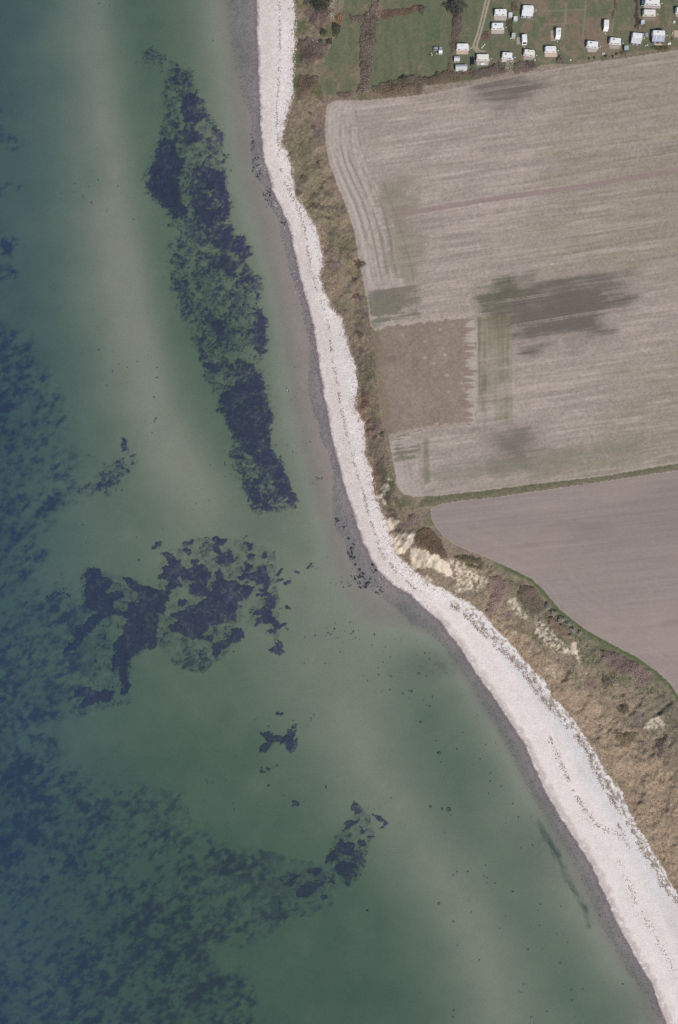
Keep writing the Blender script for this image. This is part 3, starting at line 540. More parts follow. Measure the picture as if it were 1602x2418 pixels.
# relief of tussocks, stones and drill rows, so the light has something to catch
Z += np.where(CLS == 1, (bn * .10) * (1 - .7 * fine_sand) * sst(2, 10, d_w), 0)
Z += np.where(CLS == 3, s_along * .06, 0)
Z += np.where(CLS == 6, m3 * .05, 0)

X3 = (U - CX) * S * (H - Z) / H
Y3 = (CY - V) * S * (H - Z) / H
def ground_z(px, py):
    i = np.clip(np.searchsorted(us, px) - 1, 0, NU - 2); j = np.clip(np.searchsorted(vs, py) - 1, 0, NV - 2)
    return float(Z[j, i])
def P(px, py, dz=0.0):
    """a traced photo point -> ground position (dz: height of the traced feature above the ground)"""
    z = ground_z(px, py)
    return ((px - CX) * S * (H - z - dz) / H, (CY - py) * S * (H - z - dz) / H, z)

# ------------------------------------------------------------------ materials
MATS = {}
def mat(name, col, rough=.6, noise=0.0, nscale=3.0, bump=0.0, metallic=0.0, spec=.3):
    if name in MATS: return MATS[name]
    m = bpy.data.materials.new(name); m.use_nodes = True
    nt = m.node_tree; b = nt.nodes["Principled BSDF"]
    c4 = tuple(float(x) for x in col[:3]) + (1,)
    b.inputs["Base Color"].default_value = c4
    b.inputs["Roughness"].default_value = rough; b.inputs["Metallic"].default_value = metallic
    b.inputs["Specular IOR Level"].default_value = spec
    if noise or bump:
        tc = nt.nodes.new("ShaderNodeTexCoord"); n = nt.nodes.new("ShaderNodeTexNoise")
        n.inputs["Scale"].default_value = nscale; n.inputs["Detail"].default_value = 4
        nt.links.new(tc.outputs["Object"], n.inputs["Vector"])
        mr = nt.nodes.new("ShaderNodeMapRange"); mr.inputs[3].default_value = 1 - noise; mr.inputs[4].default_value = 1 + noise
        nt.links.new(n.outputs[0], mr.inputs[0])
        mx = nt.nodes.new("ShaderNodeVectorMath"); mx.operation = 'SCALE'; mx.inputs[0].default_value = c4[:3]
        nt.links.new(mr.outputs[0], mx.inputs["Scale"]); nt.links.new(mx.outputs[0], b.inputs["Base Color"])
        if bump:
            bp = nt.nodes.new("ShaderNodeBump"); bp.inputs["Distance"].default_value = bump
            nt.links.new(n.outputs[0], bp.inputs["Height"]); nt.links.new(bp.outputs[0], b.inputs["Normal"])
    MATS[name] = m
    return m
def ground_mat(name, amp, scale, bump, rough=.9, amp2=0.0, scale2=8.0):
    m = bpy.data.materials.new(name); m.use_nodes = True
    nt = m.node_tree; L = nt.links; b = nt.nodes["Principled BSDF"]
    b.inputs["Roughness"].default_value = rough; b.inputs["Specular IOR Level"].default_value = .15
    at = nt.nodes.new("ShaderNodeAttribute"); at.attribute_name = "albedo"
    tc = nt.nodes.new("ShaderNodeTexCoord")
    n = nt.nodes.new("ShaderNodeTexNoise"); n.inputs["Scale"].default_value = scale; n.inputs["Detail"].default_value = 6; n.inputs["Roughness"].default_value = .65
    L.new(tc.outputs["Object"], n.inputs["Vector"])
    mr = nt.nodes.new("ShaderNodeMapRange"); mr.inputs[1].default_value = .25; mr.inputs[2].default_value = .75
    mr.inputs[3].default_value = 1 - amp; mr.inputs[4].default_value = 1 + amp; mr.clamp = False
    L.new(n.outputs[0], mr.inputs[0])
    fac = mr.outputs[0]
    if amp2:
        vo = nt.nodes.new("ShaderNodeTexVoronoi"); vo.inputs["Scale"].default_value = scale2
        L.new(tc.outputs["Object"], vo.inputs["Vector"])
        sep = nt.nodes.new("ShaderNodeSeparateColor"); L.new(vo.outputs["Color"], sep.inputs[0])
        m2 = nt.nodes.new("ShaderNodeMapRange"); m2.inputs[3].default_value = 1 - amp2; m2.inputs[4].default_value = 1 + amp2
        L.new(sep.outputs[0], m2.inputs[0])
        mu = nt.nodes.new("ShaderNodeMath"); mu.operation = 'MULTIPLY'; L.new(fac, mu.inputs[0]); L.new(m2.outputs[0], mu.inputs[1]); fac = mu.outputs[0]
    mx = nt.nodes.new("ShaderNodeVectorMath"); mx.operation = 'SCALE'
    L.new(at.outputs["Color"], mx.inputs[0]); L.new(fac, mx.inputs["Scale"]); L.new(mx.outputs[0], b.inputs["Base Color"])
    if bump:
        bp = nt.nodes.new("ShaderNodeBump"); bp.inputs["Distance"].default_value = bump
        L.new(n.outputs[0], bp.inputs["Height"]); L.new(bp.outputs[0], b.inputs["Normal"])
    return m
def tag(o, label=None, cat=None, group=None, kind=None):
    if label: o["label"] = label
    if cat: o["category"] = cat
    if group: o["group"] = group
    if kind: o["kind"] = kind
    return o
def link_mesh(name, verts, faces4, material, albedo=None, smooth=True):
    me = bpy.data.meshes.new(name)
    nv, nf = len(verts), len(faces4)
    me.vertices.add(nv); me.vertices.foreach_set("co", np.ascontiguousarray(verts, np.float32).ravel())
    me.loops.add(nf * 4); me.loops.foreach_set("vertex_index", np.ascontiguousarray(faces4, np.int32).ravel())
    me.polygons.add(nf); me.polygons.foreach_set("loop_start", np.arange(0, nf * 4, 4, dtype=np.int32))
    me.update(calc_edges=True)
    me.polygons.foreach_set("use_smooth", np.full(nf, smooth))
    if albedo is not None:
        at = me.attributes.new("albedo", 'FLOAT_COLOR', 'POINT')
        c = np.ones((nv, 4), np.float32); c[:, :3] = albedo
        at.data.foreach_set("color", c.ravel())
    me.materials.append(material)
    o = bpy.data.objects.new(name, me); COL.objects.link(o)
    return o

idx = np.arange(NV * NU).reshape(NV, NU)
quads = np.stack([idx[1:, :-1], idx[1:, 1:], idx[:-1, 1:], idx[:-1, :-1]], -1).reshape(-1, 4)
fcls = CLS[:-1, :-1].ravel()
XYZ = np.stack([X3, Y3, Z], -1).reshape(-1, 3)
CF = C.reshape(-1, 3)
def sub_mesh(name, sel, material, xyz=XYZ, col=CF):
    q = quads[sel]
    used, inv = np.unique(q, return_inverse=True)
    return link_mesh(name, xyz[used], inv.reshape(-1, 4), material, col[used])
G_MATS = [("seabed", ground_mat("seabed sand", .10, 1.3, .05, .9)),
          ("beach", ground_mat("beach shingle", .10, 2.2, .08, .9, .10, 2.5)),
          ("coastal_slope", ground_mat("slope grass", .34, 1.1, .35, .95)),
          ("stubble_field", ground_mat("stubble", .16, 1.6, .10, .95)),
          ("fallow_field", ground_mat("fallow grass", .18, 1.4, .15, .95)),
          ("ploughed_field", ground_mat("harrowed soil", .07, 1.8, .06, .95)),
          ("meadow", ground_mat("meadow grass", .20, 1.6, .12, .95)),
          ("clay_cliff", ground_mat("bare clay", .16, 1.0, .45, .95))]
for k, (nm, m_) in enumerate(G_MATS):
    if (fcls == k).any():
        tag(sub_mesh(nm, fcls == k, m_), kind="structure")

# seaweed standing on the seabed
wz = Z + 0.06 + 0.38 * weed + fine * .12
wxyz = np.stack([(U - CX) * S * (H - wz) / H, (CY - V) * S * (H - wz) / H, wz], -1).reshape(-1, 3)
thin = sst(.66, .46, wst + .30 * fbm(U, V, 20, 172, 3)) * sst(.25, -.25, fbm(U, V, 8, 173, 3) + .7 * fbm(U, V, 4, 175, 2))
wcol = mix(np.broadcast_to(WEED, C.shape), np.array([.30, .285, .24]), thin * .85)
wcol = mix(wcol, np.array([.22, .19, .20]), sst(.05, .4, fbm(U, V, 16, 176, 4, rough=.7) + .5 * fbm(U, V, 5, 177, 2)) * .5)
wcol = mix(wcol, np.array([.26, .24, .20]), sst(.68, .40, wd) * .6)
wcol = (wcol * (1 + .8 * fbm(U, V, 5, 171, 3) + .25 * n1)[..., None]).clip(.004, 1).reshape(-1, 3)
wq = weed.ravel()[quads].mean(1)
wrand = rng.random(len(wq))
sel = ((wq > .5) | ((wq > .15) & (wrand < wq * .8))) & (deepsoft.ravel()[quads[:, 0]] < .5)
sw = sub_mesh("seaweed", sel & (fcls == 0), ground_mat("seaweed fronds", .4, 2.0, .3, .8), wxyz, wcol)
tag(sw, "dark blue-green seaweed meadows growing in patches on the sandy seabed", "seaweed", kind="stuff")

# the sea: a clear, slightly green body of water with a faint blue scatter
wm = bpy.data.materials.new("sea water"); wm.use_nodes = True
nt = wm.node_tree; L = nt.links; nt.nodes.clear()
out = nt.nodes.new("ShaderNodeOutputMaterial")
tr = nt.nodes.new("ShaderNodeBsdfTransparent"); df = nt.nodes.new("ShaderNodeBsdfDiffuse"); gl = nt.nodes.new("ShaderNodeBsdfGlossy")
gl.inputs["Roughness"].default_value = .03
mx1 = nt.nodes.new("ShaderNodeMixShader")
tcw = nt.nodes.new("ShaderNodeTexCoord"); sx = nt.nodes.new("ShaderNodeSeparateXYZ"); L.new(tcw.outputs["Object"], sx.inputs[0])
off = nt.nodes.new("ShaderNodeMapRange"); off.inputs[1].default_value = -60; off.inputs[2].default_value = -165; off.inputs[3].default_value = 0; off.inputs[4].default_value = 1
off.interpolation_type = 'SMOOTHSTEP'; L.new(sx.outputs[0], off.inputs[0])      # sky reflection and lens veil on the left, painted as stronger blue diffuse
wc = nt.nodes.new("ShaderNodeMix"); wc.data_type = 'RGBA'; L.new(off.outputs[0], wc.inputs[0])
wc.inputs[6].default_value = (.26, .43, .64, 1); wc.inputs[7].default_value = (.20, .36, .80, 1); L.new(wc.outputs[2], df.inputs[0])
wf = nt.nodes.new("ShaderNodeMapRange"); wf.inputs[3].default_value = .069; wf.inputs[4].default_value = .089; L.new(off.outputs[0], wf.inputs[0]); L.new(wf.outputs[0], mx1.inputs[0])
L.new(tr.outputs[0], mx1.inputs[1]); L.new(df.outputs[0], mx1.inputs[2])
fr = nt.nodes.new("ShaderNodeFresnel"); fr.inputs[0].default_value = 1.33
mx2 = nt.nodes.new("ShaderNodeMixShader"); L.new(fr.outputs[0], mx2.inputs[0]); L.new(mx1.outputs[0], mx2.inputs[1]); L.new(gl.outputs[0], mx2.inputs[2])
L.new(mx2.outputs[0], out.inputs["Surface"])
tc = nt.nodes.new("ShaderNodeTexCoord"); nz = nt.nodes.new("ShaderNodeTexNoise"); nz.inputs["Scale"].default_value = .9; nz.inputs["Detail"].default_value = 3
mp = nt.nodes.new("ShaderNodeMapping"); mp.inputs["Scale"].default_value = (1.6, .6, 1); L.new(tc.outputs["Object"], mp.inputs[0]); L.new(mp.outputs[0], nz.inputs["Vector"])
bp = nt.nodes.new("ShaderNodeBump"); bp.inputs["Distance"].default_value = .012; L.new(nz.outputs[0], bp.inputs["Height"])
bp2 = nt.nodes.new("ShaderNodeBump"); bp2.inputs["Distance"].default_value = .22; L.new(nz.outputs[0], bp2.inputs["Height"]); L.new(bp2.outputs[0], df.inputs["Normal"])
L.new(bp.outputs[0], gl.inputs["Normal"]); L.new(bp.outputs[0], fr.inputs["Normal"])
va = nt.nodes.new("ShaderNodeVolumeAbsorption"); va.inputs["Density"].default_value = 1.0
va.inputs["Color"].default_value = (.673, .788, .676, 1)
L.new(va.outputs[0], out.inputs["Volume"])
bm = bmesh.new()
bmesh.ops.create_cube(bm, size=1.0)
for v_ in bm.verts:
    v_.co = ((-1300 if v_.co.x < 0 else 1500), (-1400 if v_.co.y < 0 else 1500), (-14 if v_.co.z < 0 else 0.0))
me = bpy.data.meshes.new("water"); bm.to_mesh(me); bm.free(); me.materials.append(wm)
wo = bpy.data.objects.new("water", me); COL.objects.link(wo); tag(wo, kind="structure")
#OBJECTS_HERE

# ------------------------------------------------------------------ object builders
def gz_arr(px, py):
    i = np.clip(np.searchsorted(us, px) - 1, 0, NU - 2); j = np.clip(np.searchsorted(vs, py) - 1, 0, NV - 2)
    return Z[j, i]
def P_arr(px, py, dz):
    z = gz_arr(px, py)
    f = S * (H - z - dz) / H
    return (px - CX) * f, (CY - py) * f, z
class MB:
    def __init__(s): s.v = []; s.f = []; s.m = []
    def add(s, vs_, fs_, mi=0):
        o = len(s.v); s.v += [tuple(map(float, p)) for p in vs_]; s.f += [tuple(i + o for i in f) for f in fs_]; s.m += [mi] * len(fs_)
    def box(s, cx, cy, cz, sx, sy, sz, rz=0.0, mi=0):
        c, n = math.cos(rz), math.sin(rz); vs_ = []
        for dz in (-.5, .5):
            for dx, dy in ((-.5, -.5), (.5, -.5), (.5, .5), (-.5, .5)):
                x, y = dx * sx, dy * sy
                vs_.append((cx + x * c - y * n, cy + x * n + y * c, cz + dz * sz))
        s.add(vs_, [(3, 2, 1, 0), (4, 5, 6, 7), (0, 1, 5, 4), (1, 2, 6, 5), (2, 3, 7, 6), (3, 0, 4, 7)], mi)
    def tube(s, p0, p1, r0, r1, n=7, mi=0):
        p0 = np.array(p0, float); p1 = np.array(p1, float); d = p1 - p0; d /= np.linalg.norm(d) + 1e-9
        a = np.cross(d, (0, 0, 1) if abs(d[2]) < .9 else (1, 0, 0)); a /= np.linalg.norm(a); b_ = np.cross(d, a)
        vs_ = []
        for p, r in ((p0, r0), (p1, r1)):
            for k in range(n):
                t = 2 * math.pi * k / n; vs_.append(p + (a * math.cos(t) + b_ * math.sin(t)) * r)
        s.add(vs_, [(k, (k + 1) % n, n + (k + 1) % n, n + k) for k in range(n)] + [tuple(range(n - 1, -1, -1)), tuple(range(n, 2 * n))], mi)
    def ext(s, prof, y0, y1, mi=0):               # side outline (x, z) drawn out along y
        n = len(prof)
        s.add([(x, y0, z) for x, z in prof] + [(x, y1, z) for x, z in prof],
              [(k, (k + 1) % n, n + (k + 1) % n, n + k) for k in range(n)] + [tuple(range(n - 1, -1, -1)), tuple(range(n, 2 * n))], mi)
    def prism(s, poly, z0, z1, mi=0):
        n = len(poly)
        s.add([(x, y, z0) for x, y in poly] + [(x, y, z1) for x, y in poly],
              [(k, (k + 1) % n, n + (k + 1) % n, n + k) for k in range(n)] + [tuple(range(n - 1, -1, -1)), tuple(range(n, 2 * n))], mi)
    def build(s, name, m, parent=None, bevel=0.0, seg=2):
        me = bpy.data.meshes.new(name); me.from_pydata(s.v, [], s.f); me.update()
        ms = m if isinstance(m, (list, tuple)) else [m]
        for q in ms: me.materials.append(q)
        if len(ms) > 1: me.polygons.foreach_set("material_index", s.m)
        bm = bmesh.new(); bm.from_mesh(me)
        bmesh.ops.recalc_face_normals(bm, faces=bm.faces[:])
        if bevel:
            bmesh.ops.bevel(bm, geom=bm.edges[:], offset=bevel, segments=seg, affect='EDGES', profile=.5)
        bm.to_mesh(me); bm.free()
        o = bpy.data.objects.new(name, me); COL.objects.link(o)
        if parent: o.parent = parent
        return o
def thing(name, label, cat, loc, rz=0.0, group=None):
    o = bpy.data.objects.new(name, None); COL.objects.link(o)
    o.empty_display_size = .5
    o.location = loc; o.rotation_euler = (0, 0, rz)
    return tag(o, label, cat, group)
def dup(root, loc, rz, label, group=None):
    r = root.copy(); COL.objects.link(r); r.location = loc; r.rotation_euler = (0, 0, rz); r["label"] = label
    if group: r["group"] = group
    for ch in list(root.children):
        c = ch.copy(); COL.objects.link(c); c.parent = r
        for g in list(ch.children):
            d = g.copy(); COL.objects.link(d); d.parent = c
    return r
M_WHITE = mat("white caravan paint", (.80, .79, .77), .35, .05, 1.5)
M_CREAM = mat("cream caravan paint", (.76, .72, .64), .4, .06, 1.5)
M_GLASS = mat("dark tinted window", (.02, .022, .028), .12, spec=.5)
M_HATCH = mat("smoky roof hatch", (.16, .16, .17), .3)
M_TYRE = mat("black rubber", (.02, .02, .02), .8)
M_RIM = mat("grey metal", (.42, .42, .43), .4, metallic=.6)
M_STEEL = mat("galvanised steel", (.48, .48, .48), .5, .1, 4)
M_FABRIC = mat("pale grey awning cloth", (.56, .55, .56), .85, .06, 2.5, .02)
M_FABRIC2 = mat("dark grey-blue awning cloth", (.13, .14, .19), .85, .1, 2.5)
M_CLEAR = mat("clear window foil", (.55, .56, .58), .2, .2, 3)
M_TRIM = mat("grey trim", (.30, .30, .31), .6)
M_WOOD = mat("pale bare wood", (.52, .41, .30), .8, .18, 6)
M_SHED = mat("weathered pale boards", (.44, .44, .42), .8, .12, 4)
M_SHEDR = mat("grey roof felt", (.33, .33, .34), .85, .12, 5)
M_BARK = mat("brown bark", (.11, .085, .065), .9, .25, 5, .02)

def make_caravan(Lg, body, windows, hatches, front_win, big=False):
    t = thing("caravan", "caravan", "caravan", (0, 0, 0))
    h = Lg / 2
    m = MB()
    prof = [(-h, .42), (-h, 1.2), (-h + .12, 2.25), (-h + .42, 2.58), (h - 1.15, 2.58), (h - .75, 2.42), (h - .12, 1.15), (h, .95), (h, .42)]
    m.ext(prof, -1.12, 1.12); m.build("body", body, t, .085, 2)
    for x in (-.35, .45):
        pass
    for s_ in (-1, 1):                           # wheels, one each side
        w = MB(); w.tube((-.2, s_ * .93, .32), (-.2, s_ * 1.10, .32), .32, .32, 14); wo_ = w.build("wheel", M_TYRE, t)
        r = MB(); r.tube((-.2, s_ * 1.10, .32), (-.2, s_ * 1.115, .32), .19, .17, 10); r.build("rim", M_RIM, wo_)
        tr_ = MB(); tr_.box(0, s_ * 1.123, .52, Lg - .5, .012, .10); tr_.build("side_trim", M_TRIM, t)
        for (x, w_) in windows:
            q = MB(); q.box(x, s_ * 1.125, 1.62, w_, .03, .56); q.build("window", M_GLASS, t, .01, 1)
    d_ = MB(); d_.box(.35, -1.124, 1.32, .62, .02, 1.66); dr = d_.build("door", body, t, .006, 1)
    k_ = MB(); k_.box(.58, -1.14, 1.25, .10, .03, .05); k_.build("handle", M_TRIM, dr)
    for (x, y, a_) in hatches:
        q = MB(); q.box(x, y, 2.60, a_, a_ * .85, .09); q.build("roof_hatch", M_HATCH if a_ > .5 else M_TRIM, t, .03, 1)
    if front_win:
        q = MB()
        q.add([(h - .62, -.75, 2.17), (h - .62, .75, 2.17), (h - .20, .75, 1.35), (h - .20, -.75, 1.35), (h - .56, -.75, 2.20), (h - .56, .75, 2.20), (h - .14, .75, 1.37), (h - .14, -.75, 1.37)],
              [(0, 1, 2, 3), (7, 6, 5, 4), (0, 4, 5, 1), (1, 5, 6, 2), (2, 6, 7, 3), (3, 7, 4, 0)])
        q.build("front_window", M_GLASS, t)
    b_ = MB()
    b_.tube((h - .2, -.55, .42), (h + 1.05, -.02, .42), .05, .05); b_.tube((h - .2, .55, .42), (h + 1.05, .02, .42), .05, .05)
    b_.tube((h + .95, 0, .05), (h + .95, 0, .62), .05, .05); b_.build("drawbar", M_STEEL, t)
    g_ = MB(); g_.box(h + 1.0, 0, .56, .42, .34, .26); g_.build("hitch_cover", M_WHITE, t, .05, 1)
    l_ = MB(); l_.box(-h - .01, -.8, .7, .05, .22, .3); l_.build("tail_lamp", mat("red lamp", (.35, .02, .02), .3), t)
    l_ = MB(); l_.box(-h - .01, .8, .7, .05, .22, .3); l_.build("tail_lamp", MATS["red lamp"], t)
    return t
CAR_PROTO = {}
def caravan(px, py, Lpx, rot, label, key=0, body=None, group="white touring caravans on the campsite"):
    Lg = round(Lpx * S, 1)
    k = (Lg, key, body is None)
    wins = [[(-Lg * .32, .95), (Lg * .16, 1.0)], [(-Lg * .33, .85), (-.1, .5), (Lg * .2, .95)], [(-Lg * .30, 1.05), (Lg * .22, .8)]][key % 3]
    hat = [[(-Lg * .12, .35, .62), (Lg * .2, .35, .38)], [(-Lg * .2, .3, .8)], [(0, .2, .42), (-.9, .2, .36)], []][key % 4]
    x, y, z = P(px, py, 2.5)
    lab = label; rz = math.radians(rot)
    if k not in CAR_PROTO:
        t = make_caravan(Lg, body or M_WHITE, wins, hat, key % 2 == 1)
        CAR_PROTO[k] = t; t.location = (x, y, z); t.rotation_euler = (0, 0, rz); t["label"] = lab; t["group"] = group
    else:
        t = dup(CAR_PROTO[k], (x, y, z), rz, lab, group)
    return t
def corners(pts, dz=0.0):
    ps = [P(a, b, dz) for a, b in pts]
    cx = sum(p[0] for p in ps) / len(ps); cy = sum(p[1] for p in ps) / len(ps); cz = max(p[2] for p in ps)
    return (cx, cy, cz), [(p[0] - cx, p[1] - cy) for p in ps]
def strip_mat(name, col, freq, amp=.18):
    if name in MATS: return MATS[name]
    m = mat(name, col, .85)
    nt = m.node_tree; tc = nt.nodes.new("ShaderNodeTexCoord"); w = nt.nodes.new("ShaderNodeTexWave")
    w.inputs["Scale"].default_value = freq; w.inputs["Distortion"].default_value = 1.5; w.inputs["Detail"].default_value = 2
    mr = nt.nodes.new("ShaderNodeMapRange"); mr.inputs[3].default_value = 1 - amp; mr.inputs[4].default_value = 1 + amp * .6
    sc = nt.nodes.new("ShaderNodeVectorMath"); sc.operation = 'SCALE'; sc.inputs[0].default_value = tuple(col)
    nt.links.new(tc.outputs["Object"], w.inputs["Vector"]); nt.links.new(w.outputs["Fac"], mr.inputs[0]); nt.links.new(mr.outputs[0], sc.inputs["Scale"])
    nt.links.new(sc.outputs[0], nt.nodes["Principled BSDF"].inputs["Base Color"])
    return m
def sheet(pts, col, label, matname, freq=1.4, cat="groundsheet", name="groundsheet"):
    c, pl = corners(pts)
    m = MB(); m.prism(pl, -.35, .07)
    o = m.build(name, strip_mat(matname, col, freq)); o.location = c
    return tag(o, label, cat, "awning floors laid beside the caravans")

GREYM = tuple(A(178, 166, 162)); TANM = tuple(A(192, 174, 155)); PINKM = tuple(A(166, 150, 144)); BRNM = tuple(A(138, 122, 110))
SHEETS = [
 ([(1166.5,37.8),(1198,37.8),(1196,48.5),(1168,48.5)], GREYM, "pale grey ribbed awning floor below the caravan beside the track top", "grey ribbed floor"),
 ([(1160.5,69.5),(1191,69.5),(1191,80),(1160.5,80)], GREYM, "pale grey ribbed awning floor of the caravan above the brown bush", "grey ribbed floor"),
 ([(1220,88),(1234,88),(1235,105),(1220,105)], PINKM, "mauve grey awning floor left of the short upright caravan", "mauve floor"),
 ([(1078,118.5),(1107,118.5),(1106,128.5),(1078,128.5)], tuple(A(184,167,152)), "plain tan awning floor of the caravan beside the field hedge", "tan plain floor"),
 ([(1125.5,144),(1155.5,144),(1153,154.5),(1126,154.5)], GREYM, "grey awning floor partly covered by a white table, track bend", "grey ribbed floor"),
 ([(1186,139.5),(1213,139.5),(1212,147),(1185,147)], tuple(A(198,188,182)), "pale awning floor half hidden behind the blossoming shrub", "pale floor"),
 ([(1238,131.5),(1264.5,132),(1263,141),(1236,141)], PINKM, "mauve awning floor running under the southern hedge", "mauve floor"),
 ([(1287,125),(1316,125),(1316,134.5),(1286.5,134.5)], TANM, "sandy tan awning floor beside the round bare bush", "sandy floor"),
 ([(1300.5,72),(1313.5,72),(1313,92),(1301,92)], tuple(A(170,150,134)), "long brownish awning floor left of the caravan standing end on", "brown floor"),
 ([(1301,93),(1313,92.8),(1313,97),(1301,97)], PINKM, "small square mat at the foot of the long brownish floor", "mauve floor"),
 ([(1387,112),(1415,113),(1409,121.5),(1404,123.5),(1388,123)], GREYM, "grey awning floor with one slanted corner", "grey ribbed floor"),
 ([(1439,105),(1467.5,105.5),(1463,115.5),(1439.5,115)], PINKM, "mauve awning floor beside the small open tool tent", "mauve floor"),
 ([(1521,10),(1560.5,10),(1560,20),(1520.5,20)], GREYM, "long grey awning floor of the caravan cut by the top edge", "grey ribbed floor"),
 ([(1518.5,39.5),(1550.5,39.5),(1549.5,49),(1518,49)], BRNM, "worn brown awning floor below the cream caravan", "worn brown floor"),
 ([(1597,31.5),(1606,31.5),(1606,40),(1597,40)], GREYM, "grey awning floor at the right edge of the photo", "grey ribbed floor"),
 ([(1592,72),(1612,72),(1612,88),(1592,88)], tuple(A(180,160,144)), "large empty tan awning floor at the right edge", "tan plain floor"),
 ([(1514,55.5),(1524,55.5),(1524,65),(1513,65)], tuple(A(104,94,88)), "dark brown mat in front of the little pale shed", "dark mat"),
]
for pts, col, lab, mn in SHEETS:
    sheet(pts, col, lab, mn)
caravan(1184, 27, 30.5, 0, "white caravan east of the gravel track, nearest the top, two hatches", 0)
caravan(1177, 59.5, 30.5, 0, "white caravan with one big dark hatch, second beside the gravel track", 1)
caravan(1249, 18.5, 28, -3, "white caravan carrying a pale awning with many front panes, near the top", 2)
caravan(1239.5, 90.5, 22.5, -87, "short white caravan standing upright right of a mauve floor", 3)
caravan(1094, 108.5, 30, 0, "cream-white caravan beside the field hedge, left of the track bend", 2)
caravan(1142, 133.5, 31.5, 0, "large cream caravan just below the bend of the track", 3, M_CREAM)
caravan(1200, 129.5, 27, -4, "white caravan directly above the white blossoming shrub", 1)
caravan(1251.5, 123, 27, -8, "tilted cream caravan right of the blossoming shrub, above the hedge", 0, M_CREAM)
caravan(1302, 114.5, 28, 0, "white caravan with a sandy tan floor, near the round bare bush", 2)
caravan(1319.5, 76, 24, -92, "white caravan standing end on with a long brownish floor at its left", 0)
caravan(1433, 57, 24, -92, "lone white caravan standing end on in open grass without any floor", 2)
caravan(1401.5, 103, 29, -6, "white caravan with side windows and a slanted-corner grey floor", 1)
caravan(1455.5, 95, 29, -6, "white caravan just above the small open tool tent", 1)
caravan(1507, 83.5, 26, -6, "white caravan with a grey awning, parked in front of the silver car", 2)
caravan(1558, 77.5, 32, -2, "big white caravan with grey awning and a wooden deck", 0)
caravan(1543, 2, 38, -2, "longest white caravan, cut by the top edge of the photo", 1)
caravan(1536, 28, 31, -1, "cream caravan with worn brown floor, right of the clipped hedge", 2, M_CREAM)
caravan(1613, 22, 30, 0, "white caravan only just showing at the right edge of the photo", 0)

def awning(px, py, rot, x0, x1, depth_, z1, front, roofm, label, stripes=False, dark_edge=False):
    x, y, z = P(px, py, 2.5)
    t = thing("awning", label, "awning", (x, y, z), math.radians(rot), "awnings fixed to the caravans")
    y0 = -1.16; y1 = y0 - depth_
    r = MB()
    n = 8
    vs_ = []
    for j in range(4):
        for i in range(n + 1):
            fx = i / n; fy = j / 3
            sag = -.07 * math.sin(math.pi * ((fx * 3) % 1)) * math.sin(math.pi * fy) - (.06 * math.sin(math.pi * fx) if j == 3 else 0)
            vs_.append((x0 + (x1 - x0) * fx + .10 * (fy if fx == 0 else 0) * -1, y0 + (y1 - y0) * fy, 2.50 + (z1 - 2.50) * fy ** 1.3 + sag))
    top = len(vs_)
    vs_ += [(a, b, c - .03) for a, b, c in vs_]
    fs_ = []
    for j in range(3):
        for i in range(n):
            a = j * (n + 1) + i; fs_.append((a, a + n + 1, a + n + 2, a + 1)); fs_.append((top + a, top + a + 1, top + a + n + 2, top + a + n + 1))
    r.add(vs_, fs_); ro = r.build("roof", roofm, t)
    for p in ro.data.polygons: p.use_smooth = True
    if stripes:
        for fx in (.30, .68):
            q = MB(); xx = x0 + (x1 - x0) * fx
            q.add([(xx - .14, y0 - .25, 2.50), (xx + .14, y0 - .25, 2.50), (xx + .14, y1 + .75, z1 + .24), (xx - .14, y1 + .75, z1 + .24), (xx - .14, y0 - .25, 2.53), (xx + .14, y0 - .25, 2.53), (xx + .14, y1 + .75, z1 + .27), (xx - .14, y1 + .75, z1 + .27)],
                  [(0, 1, 2, 3), (7, 6, 5, 4), (0, 4, 5, 1), (1, 5, 6, 2), (2, 6, 7, 3), (3, 7, 4, 0)]); q.build("roof_stripe", M_WHITE, t)
    w = MB(); w.box((x0 + x1) / 2, y1 + .02, z1 / 2 - .05, x1 - x0 - .06, .05, z1 - .05); fw = w.build("front_wall", front, t)
    nw = 5
    for i in range(nw):
        q = MB(); q.box(x0 + (x1 - x0) * (i + .5) / nw, y1 - .02, z1 * .55, (x1 - x0) / nw * .62, .03, z1 * .52)
        q.build("window", M_GLASS if i % 2 == 0 else M_CLEAR, fw)
    for xs in (x0 + .03, x1 - .03):
        q = MB(); q.add([(xs - .02, y0, 0), (xs - .02, y1, 0), (xs - .02, y1, z1 - .08), (xs - .02, y0, 2.4), (xs + .02, y0, 0), (xs + .02, y1, 0), (xs + .02, y1, z1 - .08), (xs + .02, y0, 2.4)],
                        [(0, 1, 2, 3), (7, 6, 5, 4), (0, 4, 5, 1), (1, 5, 6, 2), (2, 6, 7, 3), (3, 7, 4, 0)]); q.build("side_wall", front, t)
    if dark_edge:
        q = MB(); q.box((x0 + x1) / 2, y1 - .12, z1 - .16, x1 - x0, .22, .30); q.build("valance", M_FABRIC2, t)
    return t
awning(1249, 18.5, -3, -2.9, 2.2, 2.3, 1.95, M_FABRIC, mat("white awning cloth", (.68, .67, .69), .85, .05, 2, .02), "white canvas awning with striped front panes near the top edge")
awning(1507, 83.5, -6, -2.6, 1.9, 2.3, 1.9, M_TRIM, M_FABRIC, "plain grey awning on the caravan in front of the silver car")
awning(1558, 77.5, -2, -3.1, 2.5, 2.7, 2.0, M_FABRIC2, mat("slate grey awning cloth", (.42, .43, .47), .85, .05, 2, .02), "grey awning with two white roof stripes and dark lower edge", True, True)
c, pl = corners([(1545,100.5),(1566,100.5),(1564,107),(1546,106.5)])
m = MB(); m.prism(pl, -.3, .12); o = m.build("wooden_deck", strip_mat("pale decking", tuple(A(206,182,150)), 2.5, .2)); o.location = c
tag(o, "pale wooden deck in front of the awning with white stripes", "deck")

